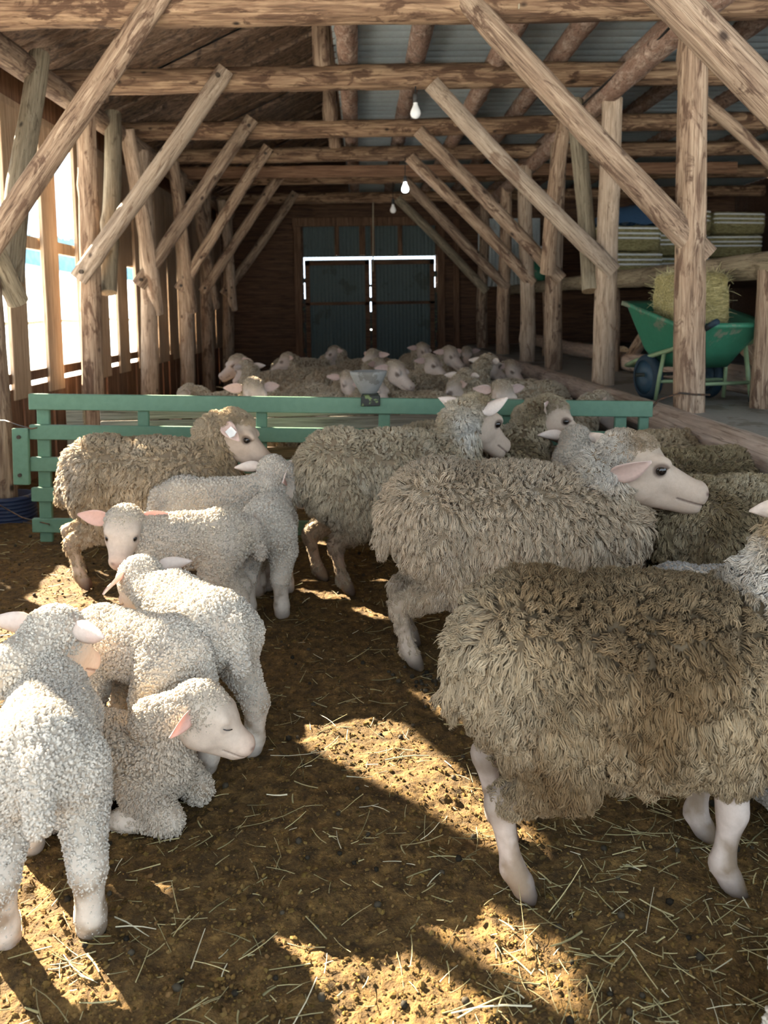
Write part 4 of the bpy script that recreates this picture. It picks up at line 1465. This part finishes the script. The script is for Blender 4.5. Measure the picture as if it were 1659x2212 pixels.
    if not lamb:
        d0 = dict(count=int(9500 * detail), L=.055 * s, r0=.0040, strands=3, segs=5, sides=3, droop=.95, clump=.58, K=int(1250), dpow=.3, curl=.0062, curlf=1.9, spread=.0046, topl=.42)
        dh = dict(count=int(3000 * detail), L=.034 * s, r0=.0036, strands=3, segs=4, sides=3, droop=.35, clump=.5, K=160, curl=.006, curlf=1.2, spread=.0045)
    else:
        d0 = dict(count=int(12000 * detail), L=.0115 * s, r0=.0056, strands=1, segs=3, sides=5, droop=.2, clump=.5, K=3600, curl=.0034, curlf=.6, spread=.003, topl=.9, tip=.5)
        dh = dict(count=int(2800 * detail), L=.013 * s, r0=.0052, strands=1, segs=3, sides=5, droop=.12, clump=.5, K=900, curl=.0030, curlf=.6, spread=.003, tip=.5)
    d0.update(P_.get('body', {})); dh.update(P_.get('head', {}))
    for (v_, f_, n_, w_, dd) in ((V, F, Nn, Wl, d0), (HV, HF, HN, HW, dh)):
        a, b_, c_ = fleece(v_, f_, n_, w_, rs, tone=tone, **dd)
        FV.append(a); FFq.append([q + kk for q in b_]); FC.append(c_); kk += len(a)
    allf = [x for q in FFq for x in q]
    byk = {}
    for f_ in allf: byk.setdefault(f_.shape[1], []).append(f_)
    fme = mesh_np(kind + '_fleece', np.concatenate(FV), [np.concatenate(byk[q]) for q in byk], M['wool'] if not lamb else M['lamb_wool'], True, col=np.concatenate(FC))
    if build_only:
        return bme, fme
    t = thing(name or ('lamb' if lamb else 'ewe'), label, cat or ('lamb' if lamb else 'sheep'), loc, R(heading), group)
    link('body', bme, t)
    link('fleece', fme, t)
    if eyes:
        for q in (-1, 1):
            c_ = tf((eye_p[0], (eye_p[1] - eye_r * .35) * q, eye_p[2]))
            if not closed:
                prof = [(eye_r * s * hs * math.sin(a), -eye_r * s * hs * math.cos(a)) for a in np.linspace(0.01, PI - .01, 9)]
                MB().lathe(prof, tuple(c_), 14).build('eye', M['eye'], t, True)
            else:
                pts = [tf((eye_p[0] + u * .016, (eye_p[1] + .006 - .006 * u * u) * q, eye_p[2] - .005 * (1 - u * u) + .004)) for u in np.linspace(-1, 1, 7)]
                part(MB().tube(pts, .0016, 5).build('eyelid', M['eye'], t, True), 'closed dark eyelid line')
    if tag_ear is not None:
        q, col_m, sc_ = tag_ear
        sg = 1 if q == 0 else -1
        dv = hm @ np.array(ev[q], float); dv /= np.linalg.norm(dv)
        uv = hm @ np.array(eu[q], float); uv = uv - dv * (uv @ dv); uv /= np.linalg.norm(uv)
        eb = ear_b if earb is None else earb[q]
        c_ = tf((eb[0], eb[1] * sg, eb[2])) + dv * ear_l * .55 * s * hs + uv * .012
        sv = np.cross(dv, uv)
        V_ = []
        for lay in (0, 1):
            for (a, b_) in ((-.02, -.018), (.028, -.02), (.038, .0), (.028, .02), (-.02, .018)):
                V_.append(c_ + dv * a * sc_ + sv * b_ * sc_ + uv * .004 * lay)
        mb = MB(); mb.add(V_, [(0, 1, 2, 3, 4)[::-1], (5, 6, 7, 8, 9)] + [(i, (i + 1) % 5, 5 + (i + 1) % 5, 5 + i) for i in range(5)])
        part(mb.build('ear_tag', M['white_plastic'], t), 'white plastic ear tag')
    return t


def EWE_TONE(seed, base=(.60, .49, .355), dirt=(.33, .235, .135), pale=(.70, .63, .53), amt=.5, zones=()):
    base, dirt, pale = map(np.array, (base, dirt, pale))

    def f(P, n):
        a = fbm(P * 3.1 + seed * 7.7, 3)
        b = fbm(P * 9 + seed * 3.3, 3)
        d = np.clip((a - amt) * 4 + (b - .5) * 1.6, 0, 1)[:, None]
        p = np.clip((b - .55) * 4, 0, 1)[:, None] * .6
        c = base * (1 - p) + pale * p
        c = c * (1 - d) + dirt * d
        for (ctr, rad, colr, st_) in zones:
            w = np.clip(1.4 - np.linalg.norm((P - np.array(ctr)) / np.array(rad), axis=1) + (b - .5) * 1.2, 0, 1)[:, None] * st_
            c = c * (1 - w) + np.array(colr) * w
        return c
    return f


def LAMB_TONE(seed, base=(.76, .70, .61), grey=(.58, .53, .47), zones=()):
    base, grey = np.array(base), np.array(grey)

    def f(P, n):
        a = fbm(P * 7 + seed * 5.1, 3)
        d = np.clip((a - .52) * 4, 0, .6)[:, None]
        c = base * (1 - d) + grey * d
        for (ctr, rad, colr, st_) in zones:
            w = np.clip(1.4 - np.linalg.norm((P - np.array(ctr)) / np.array(rad), axis=1) + (a - .5) * 1.2, 0, 1)[:, None] * st_
            c = c * (1 - w) + np.array(colr) * w
        return c
    return f


WHT = (.80, .76, .70)
LG = 'young lambs in the near pen'
# ---- the ewes in the near pen
animal('big shaggy ewe in the right foreground with a dirty brown back', (.665, 1.95, 0), -2, s=1.02, poll=(.43, 0, .87), head=(8, 4, 0), nbx=(.30, 0, .60), feet=((-.02, 0), (-.03, 0), (-.01, 0), (.0, 0)), seed=11,
       wool=dict(body=dict(count=15000, strands=4, r0=.0031, L=.066, clump=.66, K=1050, dpow=.25)), legcol=(.66, .56, .49),
       tone=EWE_TONE(3, (.44, .335, .21), (.22, .145, .075), (.58, .50, .39), .46, zones=[((.10, 0, .74), (.34, .35, .13), (.20, .145, .085), .75), ((-.40, 0, .55), (.12, .3, .22), (.62, .52, .37), .7), ((.32, 0, .74), (.08, .3, .10), WHT, .9)]))
animal('large cream ewe in the middle, head raised to the right with pink ears', (.575, 3.25, 0), -1, s=1.085, stretch=1.04, hs=1.32, sh=.08, nbx=(.345, 0, .50), neckr=.148, undercol=(.29, .225, .15), poll=(.405, 0, .755), head=(-6, 17, 0), feet=((0, 0), (0, 0), (-.05, 0), (-.05, 0)), seed=12, legwool=.35, earb=((-.02, .064, -.008), (-.025, .066, -.055)),
       wool=dict(body=dict(count=13000, strands=3, r0=.0036, L=.070, clump=.58, K=1250, dpow=.25)), ear=((-.4, 1, .25), (.5, -.6, .5)), earup=((.6, 0, .6), (.2, -1, -.1)),
       tone=EWE_TONE(5, (.63, .51, .375), (.44, .33, .22), (.74, .65, .54), .55, zones=[((.36, 0, .80), (.12, .3, .12), WHT, .85), ((-.1, 0, .80), (.4, .4, .08), (.40, .325, .24), .6)]))
animal('broad ewe standing left of centre by the gate, its legs dark', (.14, 4.18, 0), 10, s=1.1, poll=(.40, 0, .80), head=(26, 34, 0), feet=((0, 0), (0, 0), (-.03, 0), (.06, 0)), seed=13, detail=.95, legwool=.35, undercol=(.27, .21, .14),
       ear=((-.3, 1, .2), (.25, -.7, .7)), legcol=(.30, .22, .16),  # leg colour darker and browner than the default
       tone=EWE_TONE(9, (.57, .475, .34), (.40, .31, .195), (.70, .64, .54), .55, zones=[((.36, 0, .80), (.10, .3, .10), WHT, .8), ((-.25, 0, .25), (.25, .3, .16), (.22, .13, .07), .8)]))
animal('ewe at the left before the green gate with a white ear tag', (-1.10, 4.30, 0), 0, s=1.05, poll=(.40, 0, .785), head=(-4, 36, 0), feet=((0, 0), (0, 0), (-.12, .0), (-.03, 0)), seed=14, detail=.95, legwool=.4, undercol=(.27, .21, .14), tag_ear=(1, 0, 1.1),
       ear=((-.3, 1, .2), (.75, -.65, .0)), earup=((.6, 0, .6), (.2, -1, .2)), tone=EWE_TONE(15, (.60, .48, .335), (.42, .31, .19), (.72, .63, .5), .55, zones=[((-.40, 0, .6), (.12, .3, .2), (.68, .62, .54), .6)]))
animal('ewe behind the middle pair, head up with a dark eye, against the gate', (.60, 4.64, 0), 3, s=1.04, poll=(.43, 0, .80), head=(-12, 30, 0), seed=16, detail=.7, ear=((-.3, 1, .2), (-.15, -1, .35)),
       tone=EWE_TONE(21, (.52, .43, .30), (.34, .26, .155), (.62, .56, .45), .5))
animal('tan ewe in the right back, only its long back showing below the kerb log', (1.60, 4.58, 0), 38, s=.97, poll=(.42, 0, .62), head=(0, 45, 0), seed=17, detail=.55, tone=EWE_TONE(23, (.53, .41, .265), (.36, .26, .15), (.62, .54, .42), .5))
animal('brown ewe at the right edge behind the raised cream head', (1.68, 4.0, 0), 28, s=.97, poll=(.42, 0, .62), head=(0, 45, 0), seed=18, detail=.55, tone=EWE_TONE(25, (.44, .35, .215), (.25, .19, .105), (.58, .52, .40), .46))
animal('dark woolled ewe at the right edge, its rump below the cream ewe\'s chin', (1.60, 3.42, 0), 18, s=.94, poll=(.45, 0, .66), head=(0, 45, 0), seed=19, detail=.75, tone=EWE_TONE(27, (.45, .36, .225), (.23, .17, .095), (.60, .53, .40), .47))

# ---- the lambs
EO = ((-.15, 1, .05), (-.15, -1, .05))
EUF = ((.8, 0, .45), (.8, 0, .45))
animal('white lamb at the left edge seen from behind, head turned right', (-.775, 1.93, 0), 107, 'lamb', s=1.06, hs=1.3, poll=(.265, 0, .515), head=(-38, 28, 0), feet=((0, 0), (0, 0), (-.01, .02), (-.03, -.015)), seed=31, ear=EO, earup=EUF, group=LG,
       wool=dict(body=dict(count=18000, r0=.0047, K=5200, L=.012)),
       tone=LAMB_TONE(31, zones=[((-.17, -.06, .45), (.035, .035, .05), (.16, .14, .13), .85), ((-.26, 0, .3), (.05, .05, .05), (.45, .33, .22), .6)]))
animal('lamb lying on the floor at the left with closed eyes', (-.735, 2.285, 0), -20, 'lamb', s=1.03, lying=True, earsc=.72, poll=(.265, .01, .325), head=(18, 26, 0), seed=32, closed=True, ear=((-.3, 1, -.3), (-.25, -1, -.8)), earup=((.8, 0, .3), (.5, -.6, .2)), group=LG,
       wool=dict(body=dict(count=15000, r0=.0046, L=.0165, droop=.5, K=4200)), tone=LAMB_TONE(32, (.68, .59, .48), (.5, .43, .35)))
animal('lamb standing over the lying one, head lowered out of sight behind the left lamb', (-.70, 2.48, 0), 152, 'lamb', s=1.0, poll=(.31, 0, .34), head=(0, 55, 0), seed=33, group=LG, wool=dict(body=dict(count=15000, r0=.0050, K=4600)),
       tone=LAMB_TONE(33, zones=[((-.16, -.1, .36), (.03, .04, .03), (.25, .21, .17), .7)]))
animal('lamb behind the standing pair, looking away left with its rump to the centre', (-.555, 2.62, 0), 128, 'lamb', s=1.09, hs=1.18, poll=(.31, .03, .45), head=(-2, 26, 0), feet=((0, 0), (0, 0), (-.02, 0), (-.02, -.01)), seed=34, ear=((-.45, .9, -.35), (-.1, -1, .05)), earup=((.2, .3, .9), (.8, 0, .45)), group=LG,
       wool=dict(body=dict(count=15000, r0=.0050, K=4600)), tone=LAMB_TONE(34, zones=[((-.2, -.07, .43), (.03, .03, .04), (.4, .38, .38), .7)]))
animal('lamb facing the camera with both ears spread', (-.755, 3.47, 0), 184, 'lamb', s=1.15, hs=1.2, poll=(.215, .03, .475), head=(92, 24, -4), seed=35, ear=EO, earup=EUF, group=LG, tone=LAMB_TONE(35, (.72, .63, .51)))
animal('lamb in the middle left seen from behind, ears spread and body away', (-.465, 3.88, 0), 90, 'lamb', s=1.1, poll=(.24, 0, .56), head=(2, 15, 0), seed=36, ear=EO, earup=EUF, group=LG, tone=LAMB_TONE(36))
animal('lamb side-on in front of the tagged ewe, its head hidden', (-.74, 4.08, 0), 4, 'lamb', s=1.2, poll=(.26, 0, .49), head=(20, 25, 0), seed=37, detail=.7, group=LG, tone=LAMB_TONE(37, zones=[((-.2, -.08, .42), (.05, .05, .05), (.42, .48, .62), .6)]))
animal('small bright lamb rump squeezed left of the middle lamb seen from behind', (-.61, 3.97, 0), 70, 'lamb', s=.98, poll=(.22, 0, .36), head=(0, 45, 0), seed=38, detail=.6, group=LG, tone=LAMB_TONE(38))
animal('grey lamb in the right back, neck up with ears spread', (1.0, 4.2, 0), 60, 'lamb', s=1.2, poll=(.235, 0, .575), head=(-5, 8, 0), seed=39, detail=.8, ear=EO, earup=EUF, group=LG, tone=LAMB_TONE(39, (.56, .50, .42), (.42, .37, .31)))
animal('grey lamb mostly hidden behind the cream ewe\'s neck', (1.0, 3.82, 0), 88, 'lamb', s=1.15, poll=(.22, 0, .34), head=(0, 50, 0), seed=40, detail=.55, group=LG, tone=LAMB_TONE(40, (.50, .47, .43), (.38, .36, .33)))
animal('dark grey lamb back showing behind the foreground ewe', (1.18, 2.70, 0), 2, 'lamb', s=1.08, poll=(.27, 0, .42), head=(0, 40, 0), seed=41, detail=.6, group=LG, tone=LAMB_TONE(41, (.36, .34, .32), (.26, .245, .23)))
animal('pale lamb lying at the right edge beyond the foreground ewe\'s front legs', (1.24, 2.14, 0), 6, 'lamb', s=1.0, lying=True, poll=(.235, 0, .32), head=(0, 26, 0), seed=42, detail=.7, group=LG, tone=LAMB_TONE(42, (.58, .53, .46), (.34, .30, .27)))
animal('white lamb lying in the bottom right corner, nearly out of the picture', (.985, 1.36, 0), 3, 'lamb', s=1.0, lying=True, poll=(.235, 0, .32), head=(0, 26, 0), seed=43, detail=.7, group=LG)

# ---- the flock behind the gate: three builds, copied with their parts
FW = dict(body=dict(count=3600, strands=2, r0=.0075, segs=4, L=.045, K=600, spread=.007), head=dict(count=500, strands=2, r0=.006, segs=3, K=90, spread=.006))
VAR = []
for q, (pl, hd) in enumerate((((.43, 0, .84), (25, 28, 0)), ((.44, 0, .80), (-30, 34, 0)), ((.46, 0, .70), (5, 40, 0)))):
    VAR.append(animal('', (0, 0, 0), 0, s=1.0, poll=pl, head=hd, seed=60 + q, wool=FW, build_only=True, detail=.45, undercol=(.28, .225, .155), facecol=(.62, .53, .46),
                      tone=EWE_TONE(60 + q, (.66, .56, .42), (.48, .38, .26), (.76, .69, .57), .56)))
FLOCK = [(-.72, 6.35, -98, 0), (.12, 6.4, 190, 2), (.72, 6.35, -50, 1), (1.35, 6.2, 8, 2),
         (-1.08, 7.25, 170, 2), (-.32, 7.15, -15, 1), (.55, 7.3, 25, 0), (1.32, 7.2, 165, 2),
         (-1.12, 8.35, 105, 0), (-.45, 8.2, -45, 1), (.15, 8.3, -70, 0), (.85, 8.35, 15, 0), (1.5, 8.3, 120, 2),
         (-1.0, 9.6, -170, 0), (-.25, 9.4, 15, 1), (.55, 9.5, -65, 0), (1.25, 9.4, -20, 1),
         (-.6, 10.8, 160, 0), (.2, 10.8, -100, 1), (.95, 10.7, -75, 0), (1.55, 10.8, 80, 2),
         (-.9, 12.1, 20, 2), (.0, 12.2, 175, 0), (.75, 12.1, -80, 0), (1.3, 12.3, -65, 1)]
ROWN = ['front', 'second', 'third', 'fourth', 'fifth', 'back']
rows = sorted({round(f[1] * .83) for f in FLOCK})
rowid = lambda y_: 0 if y_ < 6.8 else 1 if y_ < 7.8 else 2 if y_ < 8.9 else 3 if y_ < 10.2 else 4 if y_ < 11.4 else 5
first = {}
for q, (x, y_, hd, v) in enumerate(FLOCK):
    r_ = rowid(y_)
    mates = sorted([f[0] for f in FLOCK if rowid(f[1]) == r_])
    pos = mates.index(x)
    lb = f'sheep of the flock beyond the gate, {ROWN[r_]} row, {ORD[pos]} from the left'
    sc_ = random.uniform(.95, 1.06)
    t = thing('sheep', lb, 'sheep', (x, y_, 0), R(hd), 'flock packed beyond the green gate')
    t.scale = (sc_, sc_, sc_)
    bme, fme = VAR[v]
    link('body', bme, t)
    link('fleece', fme, t)

# ==================================================================== floor litter
def scatter(n, rs, pw_=1.7):
    y = 1.05 + (rs.random(n) ** pw_) * 4.2
    x = (rs.random(n) - .5) * 2 * (y * .52 + .15) + y * .02
    x = np.clip(x, XL + .1, 1.85)
    return x, y


rs = np.random.default_rng(5)
n = 40000
x, y = scatter(n, rs)
z = ground_h(x, y)
ico = np.array([(0, 0, 1.), (.894, 0, .447), (.276, .851, .447), (-.724, .526, .447), (-.724, -.526, .447), (.276, -.851, .447), (.724, .526, -.447), (-.276, .851, -.447), (-.894, 0, -.447), (-.276, -.851, -.447), (.724, -.526, -.447), (0, 0, -1.)])
icf = np.array([(0, 1, 2), (0, 2, 3), (0, 3, 4), (0, 4, 5), (0, 5, 1), (1, 6, 2), (2, 7, 3), (3, 8, 4), (4, 9, 5), (5, 10, 1), (6, 7, 2), (7, 8, 3), (8, 9, 4), (9, 10, 5), (10, 6, 1), (11, 7, 6), (11, 8, 7), (11, 9, 8), (11, 10, 9), (11, 6, 10)])


def blobs(x, y, z, r, sq, rs, jit=.35):
    n = len(x)
    V = ico[None] * (1 + rs.normal(0, jit, (n, 12, 1))) * r[:, None, None] * sq[:, None, :]
    a = rs.random(n) * 6.28
    c, s_ = np.cos(a)[:, None], np.sin(a)[:, None]
    V = np.stack([V[..., 0] * c - V[..., 1] * s_, V[..., 0] * s_ + V[..., 1] * c, V[..., 2]], 2)
    V = V + np.stack([x, y, z], 1)[:, None]
    F = (icf[None] + np.arange(n)[:, None, None] * 12).reshape(-1, 3)
    return V.reshape(-1, 3), F


r_ = rs.gamma(2.0, .0010, n) + .001
r_ = np.minimum(r_, .0075)
V, F = blobs(x, y, z + r_ * .2, r_, np.stack([rs.uniform(.8, 1.5, n), rs.uniform(.7, 1.1, n), rs.uniform(.6, .95, n)], 1), rs, .22)
cc = np.array([.115, .071, .025]) * rs.uniform(.4, 1.6, (n, 1)) * np.stack([np.ones(n), rs.uniform(.92, 1.06, n), rs.uniform(.8, 1.1, n)], 1)
o = link('bedding_crumbs', mesh_np('bedding_crumbs', V, F, M['crumb'], False, col=np.repeat(cc, 12, 0)))
tag(o, 'loose brown crumbs of trodden bedding all over the pen floor', 'bedding', kind='stuff')
n = 420
x, y = scatter(n, rs, 1.3)
# the dark heap behind the cream ewe's hind foot
x[:60] = .26 + rs.normal(0, .06, 60); y[:60] = 3.02 + rs.normal(0, .08, 60)
z = ground_h(x, y)
r_ = rs.uniform(.006, .0105, n)
V, F = blobs(x, y, z + r_ * .5, r_, np.ones((n, 3)) * np.array([1.15, 1, .95]), rs, .06)
cc = np.array([.03, .024, .016]) * rs.uniform(.5, 2.0, (n, 1))
o = link('droppings', mesh_np('droppings', V, F, M['pellet'], True, col=np.repeat(cc, 12, 0)))
tag(o, 'small dark round droppings strewn over the pen floor', 'droppings', kind='stuff')
n = 2900
x, y = scatter(n, rs, 1.25)
# denser litter toward the lower right
m_ = 450
yy_ = 1.15 + rs.random(m_) * 1.1
x[:m_] = (.15 + .42 * rs.random(m_) ** .8) * yy_; y[:m_] = yy_
z = ground_h(x, y) + rs.uniform(.002, .012, n)
a = rs.random(n) * 6.28
D = nrm(np.stack([np.cos(a), np.sin(a), rs.normal(.03, .12, n)], 1))
Ln = np.clip(rs.gamma(2.0, .026, n), .015, .22)
Rr = rs.uniform(.0007, .0019, n) + (rs.random(n) < .10) * .0013
V, F, per = strand_mesh(np.stack([x, y, z], 1), D, Ln, Rr, rs, 3, .18, 3)
V[:, 2] = np.maximum(V[:, 2], ground_h(V[:, 0], V[:, 1]) + .0005)
tn = rs.random((n, 1))
cc = np.array([.56, .47, .24]) * tn + np.array([.30, .27, .13]) * (1 - tn)
cc = cc * rs.uniform(.5, 1.1, (n, 1))
pale = rs.random(n) < .10
cc[pale] = np.array([.66, .60, .42]) * rs.uniform(.8, 1.1, (pale.sum(), 1))
o = link('loose_straw', mesh_np('loose_straw', V, F, M['straw'], True, col=np.repeat(cc, per, 0)))
tag(o, 'loose yellow straw and hay stalks scattered over the pen floor', 'straw', kind='stuff')
